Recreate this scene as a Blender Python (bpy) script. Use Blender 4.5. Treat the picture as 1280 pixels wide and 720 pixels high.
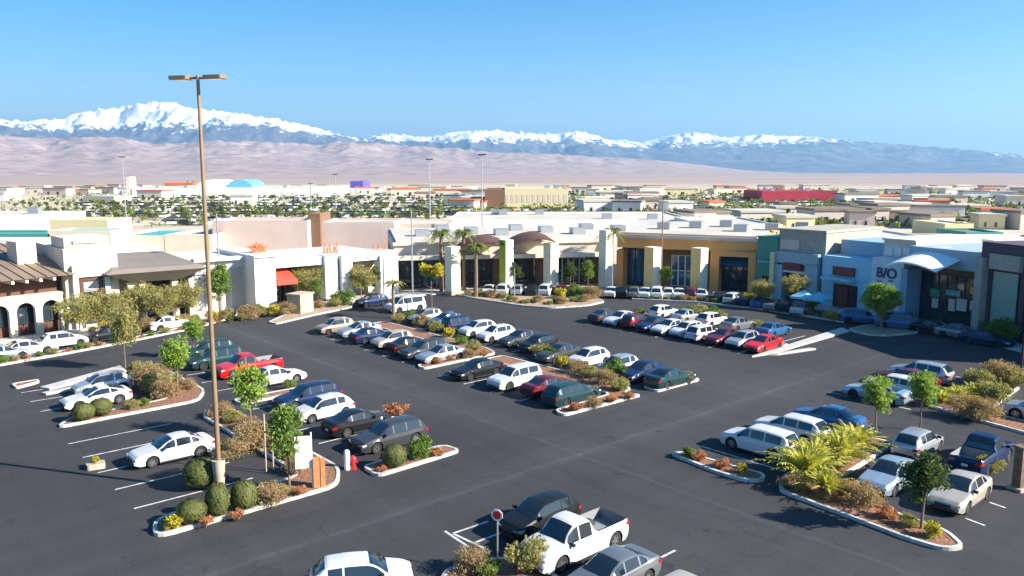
import bpy, math, random
import numpy as np
R = math.radians
rnd = random.Random(7)
for o in list(bpy.data.objects): bpy.data.objects.remove(o)
scene = bpy.context.scene
COL = scene.collection

# ------------------------------------------------------------------ camera, sky, sun, exposure
F_PX, HORIZON, H = 1010.0, 215.0, 14.0
PITCH = math.atan((360 - HORIZON) / F_PX)
cam_d = bpy.data.cameras.new('camera'); cam = bpy.data.objects.new('camera', cam_d); COL.objects.link(cam)
cam.location = (0, 0, H); cam.rotation_euler = (R(90) - PITCH, 0, 0)
cam_d.sensor_width = 36; cam_d.lens = 36 * F_PX / 1280; cam_d.clip_start = .5; cam_d.clip_end = 90000
scene.camera = cam
SUN_EL, SUN_AZ = R(29), R(-16)                      # azimuth from +X
world = bpy.data.worlds.new('World'); scene.world = world; world.use_nodes = True
nt = world.node_tree; bg = nt.nodes['Background']
sky = nt.nodes.new('ShaderNodeTexSky'); sky.sky_type = 'NISHITA'; sky.sun_disc = False
sky.sun_elevation = SUN_EL; sky.sun_rotation = R(90) - SUN_AZ
sky.altitude = 300; sky.air_density = 1.0; sky.dust_density = 0.5; sky.ozone_density = 2.5
hs = nt.nodes.new('ShaderNodeHueSaturation'); hs.inputs['Saturation'].default_value = 1.56
nt.links.new(sky.outputs[0], hs.inputs['Color']); nt.links.new(hs.outputs[0], bg.inputs[0]); bg.inputs[1].default_value = 0.062
sl = bpy.data.lights.new('sun', 'SUN'); sl.energy = 5.0; sl.angle = R(.5); sl.color = (1, .93, .82)
sun = bpy.data.objects.new('sun', sl); COL.objects.link(sun)
sun.rotation_euler = (R(90) - SUN_EL, 0, SUN_AZ + R(90))
vs = scene.view_settings
vs.view_transform = 'Standard'; vs.look = 'None'; vs.gamma = 1; vs.exposure = 1.55; vs.use_curve_mapping = False
cy = scene.cycles
cy.use_denoising = True; cy.max_bounces = 6; cy.volume_bounces = 0; cy.diffuse_bounces = 3; cy.glossy_bounces = 3
cy.transparent_max_bounces = 8; cy.sample_clamp_indirect = 6; cy.caustics_reflective = False; cy.caustics_refractive = False

# ------------------------------------------------------------------ places: photograph point -> ground point, lot axes
def ray(x, y):
    u, v = x - 640, y - 360
    return u, F_PX * math.cos(PITCH) - v * math.sin(PITCH), -F_PX * math.sin(PITCH) - v * math.cos(PITCH)
def at(x, y, z=0.0):
    X, Y, Z = ray(x, y); t = (H - z) / -Z
    return X * t, Y * t
LA = R(41.34)
AX, AY = math.cos(LA), math.sin(LA)
def lot(u, w): return u * AX + w * AY, u * AY - w * AX
def zat(px, py, X, Y):                               # height of what shows at (px, py) over ground point X, Y
    a, b, c = ray(px, py); return H + Y * c / b

# ------------------------------------------------------------------ materials
MATS = {}
def mat(name, col, rough=.7, metal=0., var=0., scale=2., bump=0., coat=0., spec=.5, trans=0., detail=4):
    if name in MATS: return MATS[name]
    m = bpy.data.materials.new(name); m.use_nodes = True; n = m.node_tree; p = n.nodes['Principled BSDF']
    p.inputs['Base Color'].default_value = (*col, 1); p.inputs['Roughness'].default_value = rough
    p.inputs['Metallic'].default_value = metal; p.inputs['Coat Weight'].default_value = coat
    p.inputs['Coat Roughness'].default_value = .06
    p.inputs['Specular IOR Level'].default_value = spec
    if var or bump:
        tc = n.nodes.new('ShaderNodeTexCoord'); no = n.nodes.new('ShaderNodeTexNoise')
        no.inputs['Scale'].default_value = scale; no.inputs['Detail'].default_value = detail
        n.links.new(tc.outputs['Object'], no.inputs['Vector'])
        if var:
            mr = n.nodes.new('ShaderNodeMapRange'); mr.inputs[1].default_value = .3; mr.inputs[2].default_value = .7
            mr.inputs[3].default_value = 1 - var; mr.inputs[4].default_value = 1 + var
            n.links.new(no.outputs['Fac'], mr.inputs[0])
            mx = n.nodes.new('ShaderNodeVectorMath'); mx.operation = 'SCALE'; mx.inputs[0].default_value = col
            n.links.new(mr.outputs[0], mx.inputs['Scale']); n.links.new(mx.outputs[0], p.inputs['Base Color'])
        if bump:
            bn = n.nodes.new('ShaderNodeBump'); bn.inputs['Strength'].default_value = bump; bn.inputs['Distance'].default_value = .05
            n.links.new(no.outputs['Fac'], bn.inputs['Height']); n.links.new(bn.outputs[0], p.inputs['Normal'])
    if trans:
        out = n.nodes['Material Output']; tr = n.nodes.new('ShaderNodeBsdfTranslucent'); ms = n.nodes.new('ShaderNodeMixShader')
        tr.inputs[0].default_value = (col[0] * 1.6, col[1] * 1.7, col[2], 1); ms.inputs[0].default_value = trans
        n.links.new(p.outputs[0], ms.inputs[1]); n.links.new(tr.outputs[0], ms.inputs[2]); n.links.new(ms.outputs[0], out.inputs[0])
    MATS[name] = m; return m
def leaf(name, col, var=.35): return mat(name, col, .6, var=var, scale=1.3, trans=.3, spec=.2)
def paint(name, col, metal=0.): return mat('paint_' + name, col, .32, metal, coat=.45 if max(col) > .1 else .18, spec=.3 if max(col) > .1 else .2)

def asphalt_mat():
    m = bpy.data.materials.new('asphalt'); m.use_nodes = True; n = m.node_tree; p = n.nodes['Principled BSDF']; L = n.links
    geo = n.nodes.new('ShaderNodeNewGeometry'); mp = n.nodes.new('ShaderNodeMapping'); mp.vector_type = 'TEXTURE'
    mp.inputs['Rotation'].default_value = (0, 0, LA); L.new(geo.outputs['Position'], mp.inputs[0])
    def noise(sc, det, stretch=None):
        q = n.nodes.new('ShaderNodeTexNoise'); q.inputs['Scale'].default_value = sc; q.inputs['Detail'].default_value = det
        src = mp.outputs[0]
        if stretch:
            s = n.nodes.new('ShaderNodeMapping'); s.inputs['Scale'].default_value = stretch; L.new(src, s.inputs[0]); src = s.outputs[0]
        L.new(src, q.inputs['Vector']); return q.outputs['Fac']
    def ramp(f, a, b, lo, hi):
        r = n.nodes.new('ShaderNodeMapRange'); r.inputs[1].default_value = a; r.inputs[2].default_value = b
        r.inputs[3].default_value = lo; r.inputs[4].default_value = hi; L.new(f, r.inputs[0]); return r.outputs[0]
    def mul(a, b):
        q = n.nodes.new('ShaderNodeMath'); q.operation = 'MULTIPLY'; L.new(a, q.inputs[0]); L.new(b, q.inputs[1]); return q.outputs[0]
    f = mul(ramp(noise(.05, 3), .3, .7, .82, 1.2), ramp(noise(9, 6), .3, .7, .88, 1.12))
    f = mul(f, ramp(noise(.5, 4, (.06, 1.6, 1)), .35, .75, .93, 1.12))
    f = mul(f, ramp(noise(.5, 4, (1.4, .05, 1)), .35, .75, .92, 1.14))
    # pale dusty lines along the seams of the paving, both ways
    sep = n.nodes.new('ShaderNodeSeparateXYZ'); L.new(mp.outputs[0], sep.inputs[0])
    wob = noise(.8, 3)
    for out, offs in (('X', (28.2,)), ('Y', (27.0,))):
        for v0 in offs:
            d = n.nodes.new('ShaderNodeMath'); d.operation = 'SUBTRACT'; L.new(sep.outputs[out], d.inputs[0]); d.inputs[1].default_value = v0
            w2 = n.nodes.new('ShaderNodeMath'); w2.operation = 'ADD'; L.new(d.outputs[0], w2.inputs[0]); L.new(ramp(wob, 0, 1, -.25, .25), w2.inputs[1])
            ab = n.nodes.new('ShaderNodeMath'); ab.operation = 'ABSOLUTE'; L.new(w2.outputs[0], ab.inputs[0])
            f = mul(mul(f, ramp(ab.outputs[0], 0, .2, 1.3, 1.0)), ramp(ab.outputs[0], .3, 2.2, 1.16, 1.0))
    vo = n.nodes.new('ShaderNodeTexVoronoi'); vo.feature = 'DISTANCE_TO_EDGE'; vo.inputs['Scale'].default_value = .09
    dn = n.nodes.new('ShaderNodeTexNoise'); dn.inputs['Scale'].default_value = .35; dn.inputs['Detail'].default_value = 5; L.new(mp.outputs[0], dn.inputs['Vector'])
    dm = n.nodes.new('ShaderNodeVectorMath'); dm.operation = 'MULTIPLY_ADD'; dm.inputs[1].default_value = (5, 5, 0); L.new(dn.outputs['Color'], dm.inputs[0]); L.new(mp.outputs[0], dm.inputs[2]); L.new(dm.outputs[0], vo.inputs['Vector'])
    f = mul(f, ramp(vo.outputs['Distance'], .0, .006, .84, 1.0))
    f = mul(f, ramp(noise(.13, 1), .60, .61, 1.0, .9))
    # oil spots
    f = mul(f, ramp(noise(1.1, 2), .64, .76, 1.0, .62))
    mx = n.nodes.new('ShaderNodeVectorMath'); mx.operation = 'SCALE'; mx.inputs[0].default_value = (.0415, .0405, .0435)
    L.new(f, mx.inputs['Scale']); L.new(mx.outputs[0], p.inputs['Base Color'])
    p.inputs['Roughness'].default_value = .85; p.inputs['Specular IOR Level'].default_value = .3
    bn = n.nodes.new('ShaderNodeBump'); bn.inputs['Strength'].default_value = .25; bn.inputs['Distance'].default_value = .02
    L.new(noise(30, 3), bn.inputs['Height']); L.new(bn.outputs[0], p.inputs['Normal'])
    return m
def ground_mat():
    m = bpy.data.materials.new('desert_ground'); m.use_nodes = True; n = m.node_tree; p = n.nodes['Principled BSDF']; L = n.links
    geo = n.nodes.new('ShaderNodeNewGeometry')
    def noise(sc, det=5, st=(1, 1, 1)):
        mp = n.nodes.new('ShaderNodeMapping'); mp.inputs['Scale'].default_value = st; L.new(geo.outputs['Position'], mp.inputs[0])
        q = n.nodes.new('ShaderNodeTexNoise'); q.inputs['Scale'].default_value = sc; q.inputs['Detail'].default_value = det
        L.new(mp.outputs[0], q.inputs['Vector']); return q.outputs['Fac']
    def ramp(f, els):
        r = n.nodes.new('ShaderNodeValToRGB'); e = r.color_ramp.elements
        e[0].position, e[0].color = els[0][0], (*els[0][1], 1); e[1].position, e[1].color = els[-1][0], (*els[-1][1], 1)
        for q in els[1:-1]: z = e.new(q[0]); z.color = (*q[1], 1)
        L.new(f, r.inputs[0]); return r.outputs[0]
    town = ramp(noise(.03, 5), [(.3, (.44, .37, .27)), (.5, (.54, .47, .36)), (.7, (.34, .29, .21))])
    des = ramp(noise(.0035, 8, (.35, 1, 1)), [(.3, (.30, .235, .21)), (.5, (.37, .29, .255)), (.72, (.27, .215, .19))])
    ln = n.nodes.new('ShaderNodeVectorMath'); ln.operation = 'LENGTH'; L.new(geo.outputs['Position'], ln.inputs[0])
    mr = n.nodes.new('ShaderNodeMapRange'); mr.inputs[1].default_value = 700; mr.inputs[2].default_value = 1100; L.new(ln.outputs['Value'], mr.inputs[0])
    mx = n.nodes.new('ShaderNodeMix'); mx.data_type = 'RGBA'; L.new(mr.outputs[0], mx.inputs[0]); L.new(town, mx.inputs[6]); L.new(des, mx.inputs[7])
    L.new(mx.outputs[2], p.inputs['Base Color']); p.inputs['Roughness'].default_value = .95; p.inputs['Specular IOR Level'].default_value = .1
    return m
def rock_mat(name, stops, snow=True, sc=.004):
    m = bpy.data.materials.new(name); m.use_nodes = True; n = m.node_tree; p = n.nodes['Principled BSDF']; L = n.links
    geo = n.nodes.new('ShaderNodeNewGeometry'); q = n.nodes.new('ShaderNodeTexNoise'); q.inputs['Scale'].default_value = sc; q.inputs['Detail'].default_value = 8
    L.new(geo.outputs['Position'], q.inputs['Vector']); r = n.nodes.new('ShaderNodeValToRGB'); e = r.color_ramp.elements
    e[0].position, e[0].color = .35, (*stops[0], 1); e[1].position, e[1].color = .65, (*stops[1], 1); L.new(q.outputs['Fac'], r.inputs[0])
    src = r.outputs[0]
    if snow:
        at_ = n.nodes.new('ShaderNodeAttribute'); at_.attribute_name = 'snow'
        q2 = n.nodes.new('ShaderNodeTexNoise'); q2.inputs['Scale'].default_value = .006; q2.inputs['Detail'].default_value = 10; q2.inputs['Roughness'].default_value = .7
        L.new(geo.outputs['Position'], q2.inputs['Vector'])
        ad = n.nodes.new('ShaderNodeMath'); ad.operation = 'ADD'; L.new(at_.outputs['Fac'], ad.inputs[0])
        s2 = n.nodes.new('ShaderNodeMapRange'); s2.inputs[3].default_value = -1.6; s2.inputs[4].default_value = 1.6; L.new(q2.outputs['Fac'], s2.inputs[0]); L.new(s2.outputs[0], ad.inputs[1])
        mr = n.nodes.new('ShaderNodeMapRange'); mr.inputs[1].default_value = .42; mr.inputs[2].default_value = .58; L.new(ad.outputs[0], mr.inputs[0])
        mx = n.nodes.new('ShaderNodeMix'); mx.data_type = 'RGBA'; L.new(mr.outputs[0], mx.inputs[0]); L.new(src, mx.inputs[6]); mx.inputs[7].default_value = (.86, .88, .92, 1); src = mx.outputs[2]
    L.new(src, p.inputs['Base Color']); p.inputs['Roughness'].default_value = .9; p.inputs['Specular IOR Level'].default_value = .15
    return m

M = dict(
    asphalt=asphalt_mat(), ground=ground_mat(),
    kerb=mat('kerb_concrete', (.48, .46, .42), .9, var=.35, scale=3.5, detail=8),
    mulch=mat('red_mulch', (.23, .11, .062), .95, var=.55, scale=7, bump=.6, detail=8),
    gravel=mat('tan_gravel', (.33, .25, .17), .95, var=.4, scale=6, bump=.5, detail=8),
    walk=mat('pavement_concrete', (.45, .43, .40), .85, var=.12, scale=1.2),
    line=mat('line_paint', (.50, .50, .48), .8, var=.45, scale=3.5, detail=8),
    glass=mat('car_glass', (.012, .018, .024), .04, coat=.3, spec=.9),
    rubber=mat('tyre_rubber', (.018, .018, .018), .85),
    dark=mat('dark_plastic', (.015, .015, .017), .6),
    rim=mat('alloy', (.55, .56, .58), .3, .9),
    lampg=mat('headlamp_glass', (.7, .72, .75), .08, .3, coat=.5),
    tail=mat('tail_lamp_red', (.35, .01, .01), .2, coat=.5),
    plate=mat('number_plate', (.6, .6, .58), .5),
    trunk=mat('bark', (.20, .13, .08), .9, var=.3, scale=8),
    pole=mat('tan_pole_paint', (.27, .18, .10), .45, .2, var=.1),
    concrete=mat('cast_concrete', (.42, .35, .26), .85, var=.15, scale=2),
    white=mat('white_render', (.72, .70, .66), .85, var=.05, scale=.5),
    cream=mat('cream_stucco', (.66, .58, .46), .9, var=.08, scale=.6),
    beige=mat('beige_stucco', (.60, .50, .42), .9, var=.08, scale=.4),
    pink=mat('pinkish_stucco', (.60, .47, .41), .9, var=.08, scale=.3),
    roofw=mat('white_roof_membrane', (.50, .46, .39), .85, var=.12, scale=.15),
    tile=mat('brown_seam_roof', (.22, .16, .11), .6, var=.1, scale=.5),
    slab=mat('grey_brown_roof', (.22, .18, .15), .6, var=.1, scale=.5),
    timber=mat('dark_timber', (.10, .045, .03), .8, var=.2),
    shop=mat('shop_glass', (.02, .035, .045), .06, spec=.8),
    shopblue=mat('blue_shop_glass', (.02, .10, .19), .1, spec=.8),
    ochre=mat('ochre_stucco', (.78, .37, .12), .9, var=.1, scale=.5),
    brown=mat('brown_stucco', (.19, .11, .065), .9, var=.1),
    teal=mat('teal_panel', (.06, .27, .21), .7, var=.1, scale=.6),
    tealroof=mat('teal_roof', (.08, .34, .32), .5, var=.1),
    greytan=mat('grey_tan_stucco', (.38, .35, .28), .9, var=.1),
    slate=mat('slate_blue_panel', (.32, .41, .46), .7, var=.08),
    blue=mat('light_blue_panel', (.30, .56, .70), .75, var=.05),
    blue2=mat('deep_blue_panel', (.25, .38, .50), .75, var=.05),
    paleblue=mat('pale_blue_panel', (.56, .66, .70), .8, var=.05),
    red=mat('red_awning', (.48, .06, .035), .6, var=.1),
    orange=mat('orange_paint', (.62, .14, .05), .6, var=.1),
    maroon=mat('maroon_panel', (.16, .03, .03), .6, var=.1),
    purple=mat('plum_stucco', (.09, .06, .08), .85),
    yellow=mat('yellow_shade_tint', (.90, .60, .22), .8, var=.1),  # tint of shade painted on the left faces of the ochre shops' pillars
    lime=mat('lime_shade_tint', (.40, .50, .05), .8, var=.1),  # shaded pillar face, the shade put into its colour
    metal=mat('galvanised_steel', (.45, .46, .47), .45, .7),
    fabric=mat('white_fabric', (.84, .84, .80), .8),
    creamgreen=mat('green_cream_shade_tint', (.72, .74, .55), .85, var=.06),  # shaded left face of the first pale pillar, painted as a colour
    warm=mat('warm_cream_stucco', (.80, .73, .58), .85, var=.06),
    bedgrey=mat('bed_liner_grey', (.22, .23, .24), .7),
    post=mat('orange_timber', (.48, .20, .07), .8, var=.2, scale=5),
    signw=mat('white_sign', (.78, .78, .76), .6),
    hydrant=mat('hydrant_red', (.55, .02, .02), .45),
    ltgreen=mat('green_panel', (.05, .26, .12), .7),
    seafoam=mat('seafoam_glass', (.20, .33, .28), .3),
    letters=mat('navy_lettering', (.04, .07, .14), .6),
    stone=mat('rough_stone', (.17, .11, .07), .95, var=.35, scale=3, bump=.6),
    redroof=mat('crimson_roof', (.38, .02, .05), .7),
    creamy=mat('pale_yellow_stucco', (.70, .60, .34), .9),
    pur=mat('violet_panel', (.12, .08, .40), .7),
    aqua=mat('aqua_dome', (.15, .45, .58), .5),
)
LEAF = dict(
    olive=leaf('olive_leaves', (.30, .27, .10)), green=leaf('green_leaves', (.15, .22, .05)), bright=leaf('bright_leaves', (.22, .31, .055)),
    dark=leaf('dark_leaves', (.07, .10, .03)), topiary=leaf('clipped_leaves', (.14, .155, .05), .25), dry=leaf('dry_twigs', (.34, .24, .13)),
    frond=leaf('yellow_green_fronds', (.46, .43, .09)), palm=leaf('palm_fronds', (.17, .19, .05)), rust=leaf('rust_blooms', (.42, .19, .09)),
    gold=leaf('golden_leaves', (.40, .34, .04)))

# ------------------------------------------------------------------ mesh helpers
class MB:
    def __init__(s): s.v, s.f, s.m = [], [], []
    def add(s, vs, fs, mi=0):
        b = len(s.v); s.v += [tuple(q) for q in vs]; s.f += [tuple(b + i for i in q) for q in fs]; s.m += [mi] * len(fs)
    def box(s, x0, x1, y0, y1, z0, z1, mi=0):
        s.add([(x0, y0, z0), (x1, y0, z0), (x1, y1, z0), (x0, y1, z0), (x0, y0, z1), (x1, y0, z1), (x1, y1, z1), (x0, y1, z1)],
              [(0, 3, 2, 1), (4, 5, 6, 7), (0, 1, 5, 4), (1, 2, 6, 5), (2, 3, 7, 6), (3, 0, 4, 7)], mi)
    def prism(s, pts, z0, z1, mi=0):                 # closed polygon (counter-clockwise) pulled up
        n = len(pts); s.add([(x, y, z0) for x, y in pts] + [(x, y, z1) for x, y in pts],
              [tuple(range(n, 2 * n)), tuple(reversed(range(n)))] + [(i, (i + 1) % n, n + (i + 1) % n, n + i) for i in range(n)], mi)
    def side_prism(s, pts, y0, y1, mi=0):            # outline in x,z pulled through y
        n = len(pts); s.add([(x, y0, z) for x, z in pts] + [(x, y1, z) for x, z in pts],
              [tuple(range(n)), tuple(reversed(range(n, 2 * n)))] + [((i + 1) % n, i, n + i, n + (i + 1) % n) for i in range(n)], mi)
    def tube(s, pts, rad, seg=8, mi=0, caps=True):
        rings = []; pts = [np.array(p, float) for p in pts]; b = len(s.v)
        for i, p in enumerate(pts):
            d = pts[min(i + 1, len(pts) - 1)] - pts[max(i - 1, 0)]; d = d / (np.linalg.norm(d) + 1e-9)
            a = np.cross(d, (0, 0, 1) if abs(d[2]) < .9 else (1, 0, 0)); a /= np.linalg.norm(a); c = np.cross(d, a)
            r = rad[i] if hasattr(rad, '__len__') else rad
            s.v += [tuple(p + r * (math.cos(t) * a + math.sin(t) * c)) for t in [2 * math.pi * k / seg for k in range(seg)]]
        for i in range(len(pts) - 1):
            for k in range(seg):
                s.f.append((b + i * seg + k, b + i * seg + (k + 1) % seg, b + (i + 1) * seg + (k + 1) % seg, b + (i + 1) * seg + k)); s.m.append(mi)
        if caps:
            s.f.append(tuple(b + k for k in range(seg))); s.f.append(tuple(b + (len(pts) - 1) * seg + k for k in reversed(range(seg)))); s.m += [mi, mi]
    def mesh(s, name, mats, smooth=False):
        me = bpy.data.meshes.new(name); me.from_pydata(s.v, [], s.f)
        for q in mats: me.materials.append(q)
        if any(s.m): me.polygons.foreach_set('material_index', s.m)
        if smooth:
            me.polygons.foreach_set('use_smooth', [True] * len(me.polygons)); me.set_sharp_from_angle(angle=R(38))
        me.update(); return me
    def build(s, name, m, parent=None, smooth=False):
        return link(s.mesh(name, m if isinstance(m, (list, tuple)) else [m], smooth), name, parent)
def link(me, name, parent=None):
    o = bpy.data.objects.new(name, me); COL.objects.link(o)
    if parent: o.parent = parent
    return o
def tag(o, label=None, cat=None, group=None, kind=None):
    for k, v in (('label', label), ('category', cat), ('group', group), ('kind', kind)):
        if v: o[k] = v
    return o
def empty(name, label, cat, loc=(0, 0, 0), rz=0, group=None):
    o = bpy.data.objects.new(name, None); COL.objects.link(o); o.location = loc; o.rotation_euler = (0, 0, rz); o.empty_display_size = .3
    return tag(o, label, cat, group)
def kids(o): return KIDS.get(o.name, [])
def copy_tree(root, loc, rz=0, sc=1, label=None, group=None, hide=False):
    def rec(o, par):
        c = o.copy(); COL.objects.link(c); c.parent = par
        for ch in [q for q in o.children]: rec(ch, c)
        return c
    c = rec(root, None); c.location = loc; c.rotation_euler = (0, 0, rz); c.scale = sc if hasattr(sc, '__len__') else (sc, sc, sc)
    if label: c['label'] = label
    if group: c['group'] = group
    elif 'group' in c and not group: del c['group']
    return c

# ------------------------------------------------------------------ noise
def vnoise(x, y, seed=0):
    xi, yi = np.floor(x).astype(np.int64), np.floor(y).astype(np.int64); fx, fy = x - xi, y - yi
    fx, fy = fx * fx * (3 - 2 * fx), fy * fy * (3 - 2 * fy)
    def h(a, b):
        n = (a * 374761393 + b * 668265263 + seed * 974634777) & 0x7fffffff
        n = ((n ^ (n >> 13)) * 1274126177) & 0x7fffffff
        return ((n ^ (n >> 16)) & 0xffff) / 65535.0
    return (h(xi, yi) * (1 - fx) + h(xi + 1, yi) * fx) * (1 - fy) + (h(xi, yi + 1) * (1 - fx) + h(xi + 1, yi + 1) * fx) * fy
def fbm(x, y, oct=6, seed=0, ridged=False, gain=.5):
    t = np.zeros_like(x); a = 1; tot = 0
    for i in range(oct):
        n = vnoise(x * 2 ** i, y * 2 ** i, seed + i * 17)
        if ridged: n = (1 - np.abs(2 * n - 1)) ** 1.5
        t += a * n; tot += a; a *= gain
    return t / tot

# ------------------------------------------------------------------ ground, hills, mountains, haze
g = MB(); n = 72
ring = [(28000 * math.cos(2 * math.pi * k / n), 28000 * math.sin(2 * math.pi * k / n), 0) for k in range(n)]
g.add(ring, [tuple(range(n))]); tag(g.build('ground', M['ground']), kind='structure')

def terrain(name, r0, r1, rows, cols, sky_pts, ns, seed, m, snow=None, peak=.72, jag=.04):
    az = np.linspace(R(-47), R(47), cols); t = np.linspace(0, 1, rows)
    AZ, T = np.meshgrid(az, t); r = r0 + (r1 - r0) * T
    X, Y = r * np.sin(AZ), r * np.cos(AZ)
    rg = 0.74 * fbm(X / ns, Y / ns, 7, seed, True) + .26 * fbm(X / ns * 3.7, Y / ns * 3.7, 5, seed + 40, True); lo = fbm(X / (ns * 2.5), Y / (ns * 2.5), 3, seed + 5)
    shp = np.where(T < peak, (T / peak) ** 1.15, np.clip(1 - (T - peak) / (1 - peak), 0, 1) ** .9)
    hh = shp * (.35 + .75 * rg * (.5 + lo)) if snow else shp * (.62 + .55 * rg * (.5 + lo))
    px = 640 + F_PX * np.tan(az)
    ty = np.interp(px, [p[0] for p in sky_pts], [p[1] for p in sky_pts])
    tgt = (HORIZON - ty) / F_PX * (1 + jag * (fbm(az * 60, az * 0, 6, seed + 9) - .5) * 2)
    ang = (hh / r).max(axis=0); scl = (tgt * np.cos(az)) / ang
    kk = 4; scl = np.convolve(np.pad(scl, kk, mode='edge'), np.ones(2 * kk + 1) / (2 * kk + 1), 'valid')
    Z = hh * scl + np.where(hh > 0, 3.0, -3) * np.minimum(T * 20, 1) - 1
    v = np.stack([X, Y, Z], -1).reshape(-1, 3)
    i = np.arange(rows - 1)[:, None] * cols + np.arange(cols - 1)[None, :]
    f = np.stack([i, i + 1, i + cols + 1, i + cols], -1).reshape(-1, 4)[:, ::-1]
    me = bpy.data.meshes.new(name); me.from_pydata(v.tolist(), [], f.tolist()); me.materials.append(m)
    me.polygons.foreach_set('use_smooth', [True] * len(me.polygons))
    if snow:
        sy = np.interp(px, [p[0] for p in snow], [p[1] for p in snow])
        zs = (HORIZON - sy) / F_PX * (r0 + peak * (r1 - r0)) * np.cos(az)
        a = me.attributes.new('snow', 'FLOAT', 'POINT')
        s = .5 + (Z - zs[None, :]) / 260.0
        a.data.foreach_set('value', np.clip(s, -1, 2).reshape(-1).astype(np.float32))
    me.update(); return tag(link(me, name), kind='structure')
terrain('mountains', 9500, 16500, 170, 1100,
        [(-400, 165), (-100, 158), (0, 148), (40, 152), (70, 151), (120, 141), (180, 133), (215, 127), (250, 137), (300, 143), (350, 149), (400, 160), (430, 169), (460, 173),
         (490, 167), (540, 172), (560, 166), (600, 163), (640, 165), (690, 168), (722, 164), (760, 175), (800, 178), (830, 170), (860, 166), (900, 172), (940, 169), (1000, 171),
         (1040, 175), (1080, 178), (1130, 181), (1180, 185), (1230, 189), (1280, 192), (1500, 200), (1700, 205)],
        1500, 3, rock_mat('blue_grey_rock', ((.06, .07, .095), (.15, .15, .16))),
        snow=[(-400, 165), (0, 162), (180, 165), (330, 163), (420, 172), (500, 176), (600, 181), (700, 178), (800, 184), (900, 180), (1000, 179), (1050, 175), (1100, 168), (1180, 172), (1240, 189), (1280, 190), (1500, 190)])
terrain('foothills', 3600, 8200, 130, 800,
        [(-400, 172), (0, 167), (60, 172), (150, 170), (200, 178), (300, 175), (400, 179), (460, 177), (560, 184), (640, 190), (700, 192), (800, 197), (860, 203), (930, 211), (990, 214.4), (1700, 214.6)],
        620, 21, rock_mat('pink_desert_rock', ((.27, .20, .19), (.40, .31, .28)), False, .012), jag=.08)

hz = MB(); hz.box(-29000, 29000, -29000, 29000, -1.0, 1420)
hm = bpy.data.materials.new('air_haze'); hm.use_nodes = True; hn = hm.node_tree
for q in list(hn.nodes):
    if q.type == 'BSDF_PRINCIPLED': hn.nodes.remove(q)
pv = hn.nodes.new('ShaderNodeVolumePrincipled'); pv.inputs['Color'].default_value = (.34, .64, 1, 1); pv.inputs['Density'].default_value = 7.2e-5
pv.inputs['Anisotropy'].default_value = .2
hn.links.new(pv.outputs[0], hn.nodes['Material Output'].inputs['Volume'])
haze = hz.build('haze', hm); tag(haze, kind='stuff')

# ------------------------------------------------------------------ asphalt, verges, kerbs, painted lines
def sheet(name, pts, z, m, **k):
    b = MB(); b.add([(x, y, z) for x, y in pts], [tuple(range(len(pts)))]); return tag(b.build(name, m), **k)
def ccw(pts):
    a = sum(pts[i][0] * pts[(i + 1) % len(pts)][1] - pts[(i + 1) % len(pts)][0] * pts[i][1] for i in range(len(pts)))
    return pts if a > 0 else pts[::-1]
sheet('car_park', ccw([lot(*q) for q in [(-70, -75.5), (28, -76), (40, -79.5), (46, -80.5), (52, -79), (62, -74.5), (70, -67), (76, -60), (80, -50), (78, -40), (76, -30), (73, -20), (70, 60), (-70, 60)]]), .004, M['asphalt'], kind='structure')

def offset(pts, d):
    n = len(pts); out = []
    for i in range(n):
        p0, p1, p2 = (np.array(pts[j % n]) for j in (i - 1, i, i + 1))
        a, b = p1 - p0, p2 - p1; a /= np.linalg.norm(a) + 1e-9; b /= np.linalg.norm(b) + 1e-9
        na, nb = np.array((-a[1], a[0])), np.array((-b[1], b[0])); k = na + nb; k /= max(np.linalg.norm(k), .3)
        out.append(tuple(p1 + k * d / max(.5, k @ na)))
    return out
def rounded(pts, r=.8, seg=4):
    out = []; n = len(pts)
    for i in range(n):
        p0, p1, p2 = (np.array(pts[j % n], float) for j in (i - 1, i, i + 1))
        a, b = p0 - p1, p2 - p1; la, lb = np.linalg.norm(a), np.linalg.norm(b); q = min(r, la * .45, lb * .45)
        s, e = p1 + a / la * q, p1 + b / lb * q
        for k in range(seg + 1):
            t = k / seg; out.append(tuple((1 - t) ** 2 * s + 2 * t * (1 - t) * p1 + t * t * e))
    return out
def island(label, pts, name='planting_island', fill='mulch', cat='planting island', r=.8, kerb_w=.16, group=None):
    pts = ccw(pts); pts = rounded(pts, r) if r else pts
    inn = offset(pts, kerb_w); n = len(pts); cx = sum(p[0] for p in pts) / n; cyy = sum(p[1] for p in pts) / n
    e = empty(name, label, cat, (cx, cyy, 0), group=group)
    k = MB(); L_ = lambda q, z: (q[0] - cx, q[1] - cyy, z)
    k.add([L_(q, .003) for q in pts] + [L_(q, .15) for q in pts] + [L_(q, .15) for q in inn] + [L_(q, .08) for q in inn],
          [(i, (i + 1) % n, n + (i + 1) % n, n + i) for i in range(n)] + [(n + i, n + (i + 1) % n, 2 * n + (i + 1) % n, 2 * n + i) for i in range(n)] +
          [(2 * n + i, 2 * n + (i + 1) % n, 3 * n + (i + 1) % n, 3 * n + i) for i in range(n)])
    k.build('kerb', M['kerb'], e)
    s = MB(); s.add([L_(q, .12) for q in inn], [tuple(range(n))]); s.build('bed', M[fill], e)
    return e
P = lot
def px(*qs): return [at(*q) for q in qs]
island('long planting island with round clipped bushes, white board and base of the tall lamp', [P(9.0, -31.1), P(17.0, -31.1), P(18.2, -33), P(18.2, -46), P(16.3, -46), P(16.3, -33.4), P(9.6, -32.9)])
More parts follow.
